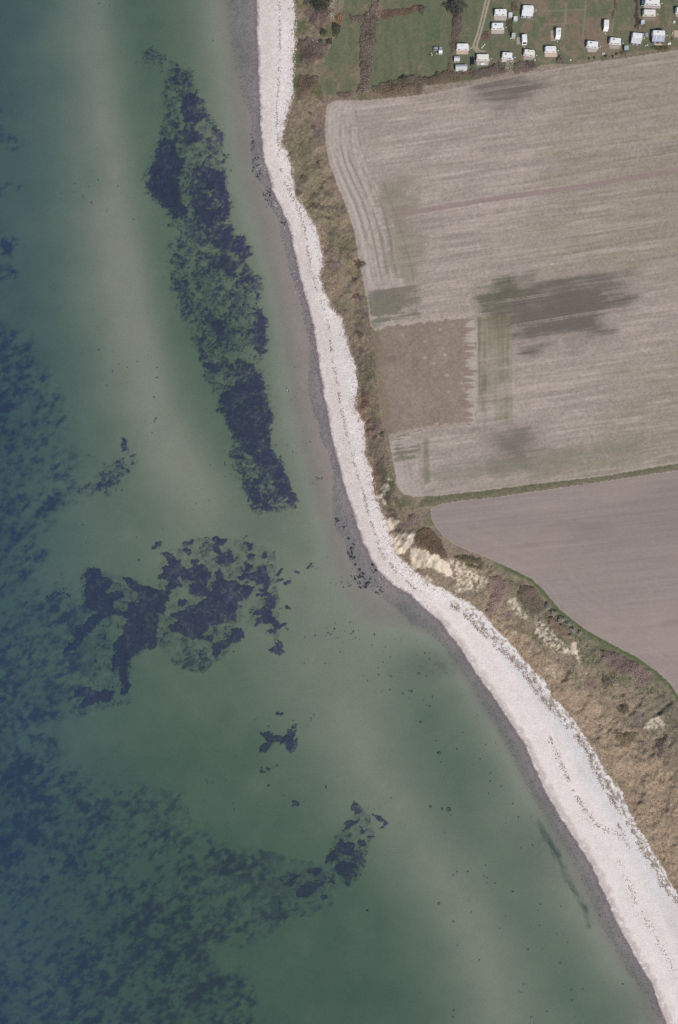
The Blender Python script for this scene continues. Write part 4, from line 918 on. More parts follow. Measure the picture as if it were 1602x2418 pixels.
def make_car(paint, Lg=4.2):
    t = thing("car", "car", "car", (0, 0, 0)); h = Lg / 2
    m = MB(); m.ext([(-h, .35), (-h - .02, .75), (-h + .15, .92), (h * .38, .95), (h - .25, .82), (h, .6), (h, .35)], -.86, .86); m.build("body", paint, t, .07, 2)
    m = MB()
    m.add([(-h + .20, -.76, .90), (h * .42, -.76, .93), (h * .42, .76, .93), (-h + .20, .76, .90), (-h + .55, -.62, 1.40), (h * .06, -.62, 1.42), (h * .06, .62, 1.42), (-h + .55, .62, 1.40)],
          [(3, 2, 1, 0), (4, 5, 6, 7), (0, 1, 5, 4), (1, 2, 6, 5), (2, 3, 7, 6), (3, 0, 4, 7)]); m.build("windows", M_GLASS, t)
    m = MB(); m.box((-h + .55 + h * .06) / 2, 0, 1.44, h * .06 + h - .55 - .02, 1.25, .07); m.build("roof", paint, t, .03, 2)
    for x in (-h + .75, h - .8):
        for s_ in (-1, 1):
            w = MB(); w.tube((x, s_ * .70, .31), (x, s_ * .885, .31), .31, .31, 12); wo_ = w.build("wheel", M_TYRE, t)
            r = MB(); r.tube((x, s_ * .885, .31), (x, s_ * .895, .31), .19, .17, 9); r.build("rim", M_RIM, wo_)
    for s_ in (-1, 1):
        w = MB(); w.box(h - .02, s_ * .62, .66, .10, .32, .14); w.build("headlight", M_CLEAR, t)
        w = MB(); w.box(h * .30, s_ * .93, .98, .12, .16, .12); w.build("mirror", paint, t)
    return t
def car(px, py, rot, paint, label):
    t = make_car(paint); t.location = P(px, py, 1.2); t.rotation_euler = (0, 0, math.radians(rot)); tag(t, label, None, "cars parked on the campsite"); return t
P_SILVER = mat("silver paint", (.46, .47, .49), .3, metallic=.3, spec=.5); P_NAVY = mat("navy paint", (.02, .022, .05), .25, spec=.5); P_BLUE = mat("steel blue paint", (.12, .15, .22), .3, spec=.5)
car(1034, 114, 2, P_SILVER, "silver car parked on the field left of the hedge")
car(1116.5, 143, 90, P_NAVY, "dark navy car parked left of the large cream caravan")
car(1555, 71.5, 180, P_NAVY, "dark navy car half hidden behind the big caravan with the deck")
car(1521, 81.5, 5, P_SILVER, "silver car half hidden behind a caravan with grey awning")
car(1519, 2, 90, P_BLUE, "steel blue car at the top edge left of the longest caravan")

def shed(px, py, w_, d_, h_, rot, label, wallm, roofm, pent=True, dark_front=False, cat="shed", name="shed"):
    t = thing(name, label, cat, P(px, py, h_), math.radians(rot))
    m = MB(); m.ext([(-w_ / 2, -.2), (w_ / 2, -.2), (w_ / 2, h_ - .12), (-w_ / 2, h_ - .12)], -d_ / 2, d_ / 2); m.build("walls", wallm, t)
    m = MB()
    if pent: m.add([(-w_/2-.12, -d_/2-.15, h_-.14), (w_/2+.12, -d_/2-.15, h_-.14), (w_/2+.12, d_/2+.1, h_+.10), (-w_/2-.12, d_/2+.1, h_+.10), (-w_/2-.12, -d_/2-.15, h_-.06), (w_/2+.12, -d_/2-.15, h_-.06), (w_/2+.12, d_/2+.1, h_+.18), (-w_/2-.12, d_/2+.1, h_+.18)],
                    [(3, 2, 1, 0), (4, 5, 6, 7), (0, 1, 5, 4), (1, 2, 6, 5), (2, 3, 7, 6), (3, 0, 4, 7)])
    else: m.add([(-w_/2-.1, -d_/2-.1, h_-.14), (w_/2+.1, -d_/2-.1, h_-.14), (w_/2+.1, d_/2+.1, h_-.14), (-w_/2-.1, d_/2+.1, h_-.14), (-w_/2-.1, 0, h_+.45), (w_/2+.1, 0, h_+.45)],
                [(0, 1, 5, 4), (2, 3, 4, 5), (0, 4, 3), (1, 2, 5), (3, 2, 1, 0)])
    m.build("roof", roofm, t)
    q = MB(); q.box(0, -d_ / 2 - .025, h_ * .42, w_ * (.82 if dark_front else .42), .04, h_ * .78); dr = q.build("door", M_FABRIC2 if dark_front else M_SHEDR, t)
    k_ = MB(); k_.box(w_ * .13, -d_ / 2 - .06, h_ * .42, .06, .04, .10); k_.build("handle", M_RIM, dr)
    return t
M_TENTW = mat("white tent cloth", (.74, .75, .74), .85, .05, 2)
shed(1206, 34.5, 1.5, 1.8, 1.7, 0, "small grey shed between the top caravan and the shrub strip", M_SHED, M_FABRIC)
shed(1218, 43.5, 1.6, 1.7, 1.7, 0, "small grey shed right of the shrub strip, below its neighbour", M_SHED, M_FABRIC)
shed(1213.5, 82.5, 1.4, 1.6, 1.9, 0, "little shed with grey roof and bright white front", M_TENTW, M_SHED)
shed(1079.5, 138, 2.4, 2.0, 1.7, 0, "pale grey gabled store tent between field hedge and navy car", M_FABRIC, M_FABRIC, False, name="store_tent", cat="tent")
shed(1041, 120.5, 1.5, 1.6, 1.9, 0, "white toilet tent standing beside the silver car on the field", M_TENTW, M_TENTW, False, name="toilet_tent", cat="tent")
shed(1480, 112.5, 1.7, 1.6, 1.8, 0, "small tool tent with grey-blue roof and dark open front", M_FABRIC2, mat("grey-blue tent cloth", (.36, .40, .42), .8, .08, 2), True, True, name="tool_tent", cat="tent")
shed(1518.5, 51.5, 1.4, 1.3, 1.6, 0, "little pale shed at the end of the clipped hedge", M_SHED, mat("pale roof sheet", (.5, .52, .56), .5, .05, 2))
shed(1090, 158, 5.2, 2.2, 2.0, 2, "low white folding camper with grey roof behind the southern hedge", M_WHITE, mat("grey camper roof", (.50, .49, .51), .7, .06, 2), False, name="folding_camper", cat="camper")

def small_box(px, py, sx, sy, sz, rot, m_, label, name, cat):
    b_ = MB(); b_.box(0, 0, sz / 2 - .05, sx, sy, sz + .1); o_ = b_.build(name, m_, None, min(.05, sz * .2), 2)
    o_.location = P(px, py, sz); o_.rotation_euler = (0, 0, math.radians(rot)); return tag(o_, label, cat)
M_STONEW = mat("whitewashed stone", (.74, .73, .70), .8, .1, 3, .02)
small_box(1593, 51, .9, .8, .7, 10, M_STONEW, "small pale cupboard alone on the grass near the right edge", "storage_box", "box")
small_box(1425.5, 126, 1.4, .7, .6, -2, mat("grey plastic", (.52, .52, .50), .6), "low pale grey storage box beside the south fence line", "storage_box", "box")
small_box(1348, 141, .7, .5, .45, 8, M_STONEW, "small white box on the verge above the stubble field", "storage_box", "box")
small_box(1264, 141.5, .6, .9, .7, 0, mat("grey plastic", (.52, .52, .50)), "grey gas locker at the corner of a mauve floor", "gas_locker", "box")
small_box(1588.5, 78, .6, 1.2, .5, 0, M_WOOD, "narrow wooden box left of the empty tan floor", "wooden_box", "box")
for k, (x_, y_, l_) in enumerate([(1145,104.5,"white stone, topmost of three marking the track bend"),(1141.5,108.3,"white stone, middle one of three marking the track bend"),(1138.5,112.2,"white stone, lowest of three marking the track bend")]):
    small_box(x_, y_, .55, .5, .4, 20 * k, M_STONEW, l_, "marker_stone", "stone")
def table(px, py, rot, sx, sy, m_, label):
    t = thing("camping_table", label, "table", P(px, py, .7), math.radians(rot))
    q = MB(); q.box(0, 0, .70, sx, sy, .05); q.build("tabletop", m_, t, .015, 1)
    for a in (-1, 1):
        for b_ in (-1, 1):
            q = MB(); q.tube((a * (sx / 2 - .1), b_ * (sy / 2 - .1), 0), (a * (sx / 2 - .1), b_ * (sy / 2 - .1), .68), .025, .025, 6); q.build("leg", M_STEEL, t)
    return t
table(1581, 103, 12, 1.5, .9, M_WHITE, "white camping table right of the wooden deck")
table(1140, 150.8, 5, 1.9, .9, M_WHITE, "long white table on the floor of the large cream caravan")
def chair(px, py, rot, m_, label, group=None):
    t = thing("camping_chair", label, "chair", P(px, py, .5), math.radians(rot), group)
    q = MB(); q.box(0, 0, .42, .5, .5, .06); q.build("seat", m_, t, .01, 1)
    q = MB(); q.box(-.27, 0, .72, .07, .5, .62); q.build("backrest", m_, t, .01, 1)
    for a in (-1, 1):
        for b_ in (-1, 1):
            q = MB(); q.tube((a * .22, b_ * .22, 0), (a * .22, b_ * .22, .42), .02, .02, 5); q.build("leg", M_STEEL, t)
    return t
M_NAVYC = mat("navy cloth", (.06, .06, .10), .8)
chair(1018.5, 125.5, 130, M_TENTW, "white folding chair on the grass left of the silver car", "loose camping chairs")
chair(1015.5, 128.5, 20, M_NAVYC, "dark folding chair left of a white one beside the silver car", "loose camping chairs")
chair(1020.5, 129.5, 80, M_TENTW, "white folding chair, lower of two left of the silver car", "loose camping chairs")
chair(1031.5, 126.5, 40, M_TENTW, "white folding chair just left of the toilet tent", "loose camping chairs")
chair(1525, 107.5, 60, M_TENTW, "white folding chair below the plain grey awning", "loose camping chairs")
chair(1529, 106.5, 200, M_TENTW, "white folding chair near the fence, right one of its pair", "loose camping chairs")
chair(1206, 90, 100, M_TENTW, "white folding chair left of the white-fronted little shed", "loose camping chairs")
def bicycle(px, py, rot, label):
    t = thing("bicycle", label, "bicycle", P(px, py, .6), math.radians(rot))
    for x in (-.52, .52):
        w = MB(); n = 18
        vs_ = []
        for k in range(n):
            a = 2 * math.pi * k / n
            for r_, y_ in ((.33, -.03), (.33, .03), (.26, .03), (.26, -.03)): vs_.append((x + r_ * math.cos(a), y_, .34 + r_ * math.sin(a)))
        w.add(vs_, [(4 * k + e, 4 * ((k + 1) % n) + e, 4 * ((k + 1) % n) + (e + 1) % 4, 4 * k + (e + 1) % 4) for k in range(n) for e in range(4)])
        w.build("wheel", M_TYRE, t)
    f = MB()
    for p0, p1 in (((-.52, 0, .34), (-.1, 0, .32)), ((-.1, 0, .32), (-.22, 0, .85)), ((-.22, 0, .80), (.36, 0, .82)), ((-.1, 0, .32), (.38, 0, .75)), ((.36, 0, .95), (.52, 0, .34)), ((-.52, 0, .34), (-.2, 0, .78))): f.tube(p0, p1, .03, .03, 6)
    f.build("frame", M_WHITE, t)
    q = MB(); q.box(-.24, 0, .92, .28, .16, .07); q.build("saddle", M_TYRE, t)
    q = MB(); q.tube((.35, -.28, 1.0), (.35, .28, 1.0), .02, .02, 6); q.build("handlebar", M_STEEL, t)
    return t
bicycle(1588, 90.5, 70, "white bicycle left of a second one beside the empty tan floor")
bicycle(1591, 91.5, 60, "white bicycle nearest the empty tan floor")
t = thing("marker_post", "red and white marker post beside the clipped hedge", "post", P(1511, 66, 1.0))
m = MB(); m.tube((0, 0, -.2), (0, 0, .9), .16, .16, 8); m.build("post", mat("orange red paint", (.50, .10, .05), .6), t)
m = MB(); m.tube((0, 0, .9), (0, 0, 1.4), .16, .16, 8); m.build("cap", M_WHITE, t)

# ------------------------------------------------------------------ shrubs, hedges and trees
VEGM = ground_mat("twigs and leaves", .12, 3.0, 0, .9)
_n = VEGM.node_tree; _p = _n.nodes["Principled BSDF"]; _t = _n.nodes.new("ShaderNodeBsdfTranslucent"); _m = _n.nodes.new("ShaderNodeMixShader"); _m.inputs[0].default_value = .45
_n.links.new(_p.inputs["Base Color"].links[0].from_socket, _t.inputs[0]); _n.links.new(_p.outputs[0], _m.inputs[1]); _n.links.new(_t.outputs[0], _m.inputs[2]); _n.links.new(_m.outputs[0], _n.nodes["Material Output"].inputs["Surface"])
def pal(*rgbs, k=1.72): return [np.clip(lin(*c_) * k, .01, .85) for c_ in rgbs]
BARE = pal((116, 101, 98), (130, 114, 109), (102, 88, 87), (136, 120, 112))
BARE2 = pal((122, 105, 97), (136, 118, 105), (108, 93, 87), (122, 110, 88))
REDB = pal((128, 100, 90), (142, 114, 102), (112, 90, 84))
DKGREEN = pal((62, 68, 58), (74, 80, 64), (54, 58, 54), (84, 84, 70))
OLIVE = pal((104, 96, 74), (116, 104, 78), (92, 84, 70), (100, 100, 74))
BLOS = pal((205, 200, 188), (182, 178, 168), (222, 218, 208), (120, 112, 100), k=1.15)
REED = pal((152, 122, 98), (168, 136, 110), (138, 110, 90))
vrng = np.random.default_rng(21)
def pts_in(shape, n):
    """random photo points in an outline or (cx, cy, rx, ry) with a 0..1 'how far inside' value"""
    if isinstance(shape[0], (int, float)):
        cx, cy, rx, ry = shape
        a = vrng.random(n) * 2 * math.pi; r = np.sqrt(vrng.random(n))
        ed = 1 + .22 * np.sin(3 * a + cx) + .14 * np.sin(7 * a + cy)
        return cx + rx * r * np.cos(a) * ed, cy + ry * r * np.sin(a) * ed, np.sqrt(np.clip(1 - r * r, 0, 1))
    p = np.asarray(shape, float)
    X = []; Y = []; D = []
    while sum(map(len, X)) < n:
        x = p[:, 0].min() + vrng.random(n) * np.ptp(p[:, 0]); y = p[:, 1].min() + vrng.random(n) * np.ptp(p[:, 1])
        sd = poly_sd(x, y, p) + (fbm(x, y, 9, 5, 2)) * 7
        k = sd > 0
        X.append(x[k]); Y.append(y[k]); D.append(np.clip(sd[k] / 7, 0.05, 1) ** .5)
    return np.concatenate(X)[:n], np.concatenate(Y)[:n], np.concatenate(D)[:n]
def area_px(shape):
    if isinstance(shape[0], (int, float)): return math.pi * shape[2] * shape[3]
    p = np.asarray(shape, float); q = np.roll(p, -1, 0)
    return abs((p[:, 0] * q[:, 1] - q[:, 0] * p[:, 1]).sum()) / 2
def veg(name, label, cat, shape, h, colours, group=None, dens=42, size=.27, blossom=None, bl_frac=0.0, upright=.5, trunk=False):
    n = int(max(40, area_px(shape) * S * S * dens))
    x, y, d = pts_in(shape, n)
    lump = fbm(x, y, 13, 77, 3) * .9
    top = h * d * np.clip(.80 + lump, .35, 1.25)
    wx, wy, gz = P_arr(x, y, h * .6)
    zz = top * np.sqrt(vrng.random(n) * .92 + .08)
    cx = float(wx.mean()); cy = float(wy.mean()); cz = float(gz.min())
    c3 = np.stack([wx - cx, wy - cy, gz - cz + zz], -1)
    sz = size * (.6 + .8 * vrng.random(n)); wid = sz * (.28 + .3 * vrng.random(n))
    az = vrng.random(n) * 2 * math.pi; el = (vrng.random(n) * upright + (1 - upright) * .5 * vrng.random(n)) * 1.3
    ax = np.stack([np.cos(az) * np.cos(el), np.sin(az) * np.cos(el), np.sin(el)], -1)
    b_ = np.stack([-np.sin(az), np.cos(az), .6 * (vrng.random(n) - .5)], -1)
    q = np.stack([c3 - ax * sz[:, None] / 2 - b_ * wid[:, None] / 2, c3 + ax * sz[:, None] / 2 - b_ * wid[:, None] / 4, c3 + ax * sz[:, None] / 2 + b_ * wid[:, None] / 4, c3 - ax * sz[:, None] / 2 + b_ * wid[:, None] / 2], 1)
    q[:, :, 2] = np.maximum(q[:, :, 2], (gz - cz)[:, None] - .1)
    cols = np.array(colours)[vrng.integers(0, len(colours), n)] * (.85 + .3 * vrng.random(n))[:, None] * (1 + .5 * fbm(x, y, 22, 79, 2))[:, None]
    if group in (G3, G4): cols = cols * 1.45 + .02
    if blossom is not None:
        bl = (vrng.random(n) < bl_frac) & (zz > top * .45)
        cols[bl] = np.array(blossom)[vrng.integers(0, len(blossom), bl.sum())]
    t = thing(name, label, cat, (cx, cy, cz), 0, group)
    o = link_mesh("crown", q.reshape(-1, 3), np.arange(4 * n).reshape(-1, 4), VEGM, np.repeat(cols, 4, 0), False); o.parent = t
    m = MB()
    ns = 1 if trunk else min(14, max(3, int(area_px(shape) * S * S / 5)))
    pick = vrng.integers(0, n, ns)
    if trunk:
        g0 = float(gz[np.argmin((wx - cx) ** 2 + (wy - cy) ** 2)]) - cz
        m.tube((0, 0, g0 - .3), (0, 0, g0 + h * .55), .05 * h + .02, .03 * h, 8)
        for k in range(6):
            a = 2 * math.pi * k / 6 + .4; r_ = math.sqrt(area_px(shape) / math.pi) * S * .55
            m.tube((0, 0, g0 + h * (.25 + .05 * (k % 3))), (r_ * math.cos(a), r_ * math.sin(a), g0 + h * .72), .022 * h, .008 * h, 6)
    else:
        for k in pick:
            g0 = float(gz[k] - cz); p0 = (float(wx[k] - cx), float(wy[k] - cy), g0 - .2)
            m.tube(p0, (p0[0] + .2 * (vrng.random() - .5), p0[1] + .2 * (vrng.random() - .5), g0 + float(top[k]) * .75), .05, .02, 5)
    m.build("trunk" if trunk else "stems", M_BARK, t)
    return t
def z3(p): return zm(p, 600, 0, 3.92)
def zn(p): return zm(p, 700, 0, 7.84)
def z1(p): return zm(p, 980, 0, 4.9)
def z2(p): return zm(p, 1282, 0, 4.9)
G1 = "scrub between the beach and the meadow"; G2 = "hedges round the meadow and campsite"; G3 = "thickets on the coastal slope"; G4 = "white blossoming shrubs"
veg("tree", "big dark bushy tree at the top edge just behind the beach", "tree", (757, 4, 22, 17), 6.5, DKGREEN, G1, 32, .42, trunk=True)
veg("blossom_shrub", "pale blossoming shrub touching the big dark tree at the top edge", "shrub", (784, 5, 7, 9), 3, BARE, G4, 22, .4, BLOS, .7)
veg("blossom_shrub", "pale blossoming shrub at the right end of the bare northern thicket", "shrub", (783, 33, 8, 11), 3, BARE, G4, 22, .4, BLOS, .65)
veg("blossom_shrub", "tiny white blossoming shrub inside the bare northern thicket", "shrub", (751, 49, 3.2, 4), 2, BARE, G4, 26, .35, BLOS, .7)
veg("blossom_shrub", "tiny white blossoming shrub above the large square thicket by the beach", "shrub", (739, 94, 3, 4.5), 2, BARE, G4, 26, .35, BLOS, .7)
veg("thicket", "purple-brown bare thicket below the big dark tree", "thicket", (751, 35, 27, 25), 2.6, BARE, G1)
veg("thicket", "narrow bare thicket left of the big dark tree, top edge", "thicket", (727, 6, 8, 10), 2, BARE, G1)
veg("evergreen_bush", "tall dark green bush at the meadow edge, largest of the evergreens", "bush", (794, 67, 10, 16), 3.2, DKGREEN, G1, 20, .45)
veg("evergreen_bush", "dark green bush left of a tan grass gap, below the bare thicket", "bush", (763, 74, 8, 8), 2.6, DKGREEN, G1, 20, .45)
veg("evergreen_bush", "small round dark green bush, leftmost of the evergreens", "bush", (757, 94, 5.5, 5.5), 2, DKGREEN, G1, 20, .4)
veg("evergreen_bush", "dark green bush touching the top of the square thicket", "bush", (777, 95, 9, 7), 2.4, DKGREEN, G1, 20, .45)
veg("reed_clump", "orange reed clump at the corner of the meadow", "reeds", (802, 42, 9, 12), 1.6, REED, G1, 26, .5, upright=1.0)
veg("thicket", "large square purple-brown thicket between beach and meadow", "thicket", zn([(40,680),(220,690),(420,790),(600,820),(600,900),(470,1050),(330,1130),(200,1200),(90,1150),(60,1000),(15,880)]), 2.6, BARE, G1)
veg("thicket", "bare thicket by the beach at the lower corner of the meadow", "thicket", zn([(40,1380),(240,1370),(430,1400),(440,1560),(330,1640),(200,1700),(110,1830),(50,1840),(20,1600)]), 2.2, BARE2, G1)
veg("hedge", "wide purple-brown hedge between the two mown meadows", "hedge", z3([(1000,230),(1030,130),(1075,110),(1090,0),(1175,0),(1165,120),(1150,230),(1130,380),(1100,560),(1080,780),(1000,870),(950,850),(1000,720),(985,600),(985,400)]), 2.8, BARE, G2, blossom=pal((176, 160, 148), (190, 172, 158)), bl_frac=.10)
veg("hedge", "short hedge stub pointing left into the narrow meadow", "hedge", z3([(890,135),(960,125),(1030,135),(1020,205),(890,212)]), 2.2, BARE, G2)
veg("hedge", "thin reddish hedge along the top of the large meadow", "hedge", z3([(1165,105),(1250,80),(1400,75),(1500,50),(1560,60),(1530,105),(1400,130),(1250,150),(1160,170)]), 1.6, REDB, G2)
veg("tree", "wide dark leafless tree at the top edge, left of the gravel track", "tree", (1078, 9, 26, 16), 6.0, pal((84, 82, 78), (96, 92, 84), (72, 70, 70)), G2, 30, .45, trunk=True)
veg("tree", "small dark leafless tree in the reddish hedge at the top", "tree", (997, 18, 8, 10), 4.0, pal((84, 82, 78), (96, 92, 84)), G2, 20, .5, trunk=True)
veg("hedge", "upright bare hedge from the wide dark tree down toward the caravans", "hedge", z1([(470,110),(580,120),(550,240),(540,350),(520,470),(430,470),(435,350),(450,220)]), 2.3, BARE, G2)
veg("hedge", "bare hedge piece right of the silver car", "hedge", z1([(405,475),(500,475),(470,560),(440,630),(400,620)]), 2.1, BARE2, G2)
veg("hedge", "narrow low hedge left of the gabled store tent", "hedge", z1([(380,655),(440,655),(440,820),(385,820)]), 1.8, BARE2, G2)
veg("hedge", "small bare hedge piece at the foot of the narrow meadow", "hedge", z3([(740,865),(790,840),(910,840),(920,890),(800,910)]), 1.6, BARE, G2)
veg("hedge", "ragged brown hedge along the foot of the large meadow", "hedge", z3([(1090,805),(1240,740),(1420,700),(1568,690),(1568,850),(1420,860),(1250,880),(1130,850)]), 2.4, BARE2, G2, blossom=pal((176, 160, 148)), bl_frac=.06)
veg("evergreen_bush", "dark bush rising from the ragged hedge below the large meadow", "bush", (954, 181, 10, 6), 2.4, DKGREEN, G2, 18, .45)
veg("hedge", "brown hedge in front of the low folding camper", "hedge", z1([(0,890),(120,870),(350,820),(480,830),(620,800),(640,880),(420,950),(100,975),(0,975)]), 2.6, BARE2, G2)
veg("hedge", "bare hedge below the large cream caravan", "hedge", z1([(610,800),(740,780),(870,770),(1000,710),(1040,760),(1060,840),(900,880),(640,900)]), 2.6, BARE, G2)
veg("hedge", "dark bare hedge right of the white blossoming shrub", "hedge", z1([(1160,720),(1230,690),(1420,690),(1420,760),(1400,800),(1250,830),(1150,840)]), 2.6, BARE, G2)
veg("blossom_shrub", "white blossoming shrub in the southern campsite hedge", "shrub", (1204, 152.5, 11, 11), 3.2, OLIVE, G4, 24, .4, BLOS, .62)
veg("bush", "reddish-brown bush at the inside of the track bend", "bush", (1149, 84, 11, 11), 2.0, REDB, G2)
veg("bush", "round bare bush beside the sandy tan awning floor", "bush", (1325.5, 139, 8.5, 9), 2.6, BARE, G2, 16, .5)
veg("hedge", "shaggy shrub strip between two small grey sheds and the track", "hedge", z1([(1065,240),(1105,200),(1140,215),(1135,390),(1085,400),(1075,300)]), 1.7, OLIVE, G2)
veg("hedge", "patchy low shrub strip at the top between two caravans", "hedge", z1([(1120,0),(1180,0),(1200,90),(1160,130),(1125,110)]), 1.3, BARE2, G2)
veg("hedge", "dark clipped hedge running upright at the upper right", "hedge", z2([(1082,-40),(1128,-40),(1118,200),(1118,310),(1085,320),(1072,300)]), 2.0, pal((98, 86, 80), (110, 96, 88), (86, 76, 74)), G2, 30, .35)
veg("hedge", "thin straggling hedge line right of the lone caravan", "hedge", z2([(838,-20),(868,-20),(850,120),(830,210),(805,205),(830,110)]), 1.4, BARE, G2)
for k, (x_, y_, r_) in enumerate([(1392.5,137,2.4),(1405,135,2.6),(1431,131,3.2),(1448.5,131,2.6),(1457.5,126,3.0)]):
    veg("conifer", "small dark conifer in the row along the campsite fence", "conifer", (x_, y_, r_, r_), 1.5, DKGREEN, "small conifers along the fence", 60, .3)
veg("bush", "brown scrub in front of the small open tool tent", "bush", (1474, 124, 11, 6), 1.2, BARE2, G2)
veg("bush", "green and brown scrub below the wooden deck", "bush", (1562, 112, 22, 6), 1.0, OLIVE, G2)
# the slope
veg("thicket", "wide dark brown thicket behind the bright clay faces", "thicket", z6([(960,600),(1040,560),(1110,600),(1150,650),(1210,740),(1250,860),(1140,820),(1100,825),(1050,785),(940,750),(930,700),(955,650)]), 1.6, pal((98, 84, 72), (110, 94, 74), (88, 74, 68), (104, 92, 68)), G3)
veg("thicket", "dark mauve bush in the green hollow above the clay", "thicket", z6([(870,470),(930,440),(980,500),(960,560),(880,550)]), 1.5, BARE, G3)
veg("thicket", "yellowish-brown thicket on the brow right of the clay", "thicket", z6([(1310,850),(1420,820),(1568,860),(1568,960),(1450,940),(1350,890)]) + z7([(110,110),(0,100)]), 1.4, OLIVE, G3)
veg("thicket", "tall mauve-brown thicket hanging down toward the beach", "thicket", z7([(180,200),(260,180),(300,260),(270,400),(210,460),(150,460),(200,370),(160,300)]), 2.0, BARE, G3)
veg("thicket", "dark bare thicket on the brow left of the blossom row", "thicket", z7([(390,290),(470,260),(540,310),(590,400),(560,470),(500,480),(440,420),(400,380)]), 2.2, pal((104, 92, 84), (118, 104, 92), (92, 82, 76), (108, 100, 78)), G3)
veg("thicket", "brown thicket directly below the white blossom row", "thicket", z7([(600,480),(680,520),(760,590),(800,660),(790,690),(700,620),(620,540)]), 1.8, BARE2, G3)
veg("thicket", "broad flat mauve thicket along the brow, upper right slope", "thicket", z7([(1000,740),(1100,750),(1250,820),(1370,900),(1390,950),(1280,1010),(1220,940),(1100,890),(1010,800)]), 1.5, BARE, G3)
for x_, y_, r_, q_, l_ in [(1294,1433,6,9,"white blossoming shrub, topmost of the row along the brow"),(1309,1448,8,6,"white blossoming shrub, second from the top of the brow row"),(1327,1463,9,7,"white blossoming shrub in the middle of the brow row"),(1341,1474,7,6,"white blossoming shrub, third from the bottom of the brow row"),(1355,1487,6,6,"white blossoming shrub, last but one at the brow row's foot"),(1371,1496,6,6,"sparse grey-white shrub, lowest of the brow row")]:
    veg("blossom_shrub", l_, "shrub", (x_, y_, r_, q_), 2.4, BARE + DKGREEN, G4, 34, .4, BLOS, .68)
veg("bush", "large dark bush with a blossoming right side on the slope", "bush", (1434, 1613, 10, 16), 2.6, pal((92, 84, 76), (104, 94, 82)), G3, 26, .36)
veg("blossom_shrub", "white blossoming shrub leaning on the right of a large dark bush", "shrub", (1454, 1614, 8, 14), 2.8, BARE2, G4, 24, .4, BLOS, .5)
veg("bush", "round dark bush at the end of a gully on the reed slope", "bush", (1475, 1675, 14, 11), 2.2, pal((88, 82, 72), (100, 92, 78)), G3, 26, .36)
veg("bush", "broad olive-brown bush low on the reed slope", "bush", (1480, 1746, 22, 18), 1.8, OLIVE, G3)
veg("bush", "small round mauve bush right of the broad olive-brown one", "bush", (1518, 1759, 9, 8), 1.5, BARE, G3)
veg("bush", "dark bush with pale twigs near the right edge", "bush", (1562, 1760, 10, 17), 2.2, pal((88, 82, 76), (100, 92, 82)), G3, 26, .36)
veg("blossom_shrub", "pale blossoming shrub on the right of the edge bush", "shrub", (1577, 1750, 8, 11), 2.4, BARE2, G4, 24, .4, BLOS, .5)
veg("bush", "small dark bush lowest at the right edge of the slope", "bush", (1560, 1784, 7, 8), 1.6, BARE, G3)
veg("bush", "little round dark bush at the lower left corner of the fallow square", "bush", (903, 1026, 7, 6), 1.6, pal((88, 78, 72), (100, 88, 78)), G3, 20, .45)
veg("bush", "dark red-brown scrub on the slope beside the fallow square", "bush", (862, 945, 9, 26), 1.5, pal((112, 88, 78), (98, 80, 72), (120, 98, 84)), G3)
veg("bush", "dark low bush at the brow above the hollow", "bush", (1254, 1403, 5, 7), 1.4, BARE, G3)
for k, (x_, y_, rx, ry) in enumerate([(752,385,5,6),(768,430,5,4),(744,485,12,7),(775,515,7,4),(716,418,8,5),(740,300,8,5),(733,266,5,4),(850,623,14,10),(838,658,8,5),(842,700,11,8),(851,790,8,9),(735,130,3,3),(760,445,6,4),(706,455,8,6)]):
    veg("low_bush", "low dark bramble bush on the grassy slope west of the stubble field", "bush", (x_, y_, rx, ry), 1.0, pal((106, 92, 84), (118, 102, 90), (94, 84, 78)), "low brambles on the northern slope", 13, .5)

# ------------------------------------------------------------------ loose stuff: grass, stones, wrack
srng = np.random.default_rng(33)
def cubes(name, px, py, size, flat, cols, material, dz=0.0):
    n = len(px); z = gz_arr(px, py); f = S * (H - z) / H
    c3 = np.stack([(px - CX) * f, (CY - py) * f, z + dz], -1)
    base = np.array([(-1, -1, -1), (1, -1, -1), (1, 1, -1), (-1, 1, -1), (-.62, -.62, 1), (.62, -.62, 1), (.62, .62, 1), (-.62, .62, 1)], float) * .5
    v_ = base[None] * (.65 + .7 * srng.random((n, 8, 3)))
    v_ = v_ * (size * (.7 + .6 * srng.random((n, 3))).T).T[:, None, :] if np.ndim(size) == 0 else v_ * size[:, None, None]
    v_[:, :, 2] *= flat
    a = srng.random(n) * 2 * math.pi; ca, sa = np.cos(a)[:, None], np.sin(a)[:, None]
    x_ = v_[:, :, 0] * ca - v_[:, :, 1] * sa; y_ = v_[:, :, 0] * sa + v_[:, :, 1] * ca
    v_ = np.stack([x_, y_, v_[:, :, 2]], -1) + c3[:, None]
    fq = np.array([(3, 2, 1, 0), (4, 5, 6, 7), (0, 1, 5, 4), (1, 2, 6, 5), (2, 3, 7, 6), (3, 0, 4, 7)])
    fs_ = (np.arange(n)[:, None, None] * 8 + fq[None]).reshape(-1, 4)
    return link_mesh(name, v_.reshape(-1, 3), fs_, material, np.repeat(cols, 8, 0), False)
STM = ground_mat("loose stones", .1, 4, 0, .85)
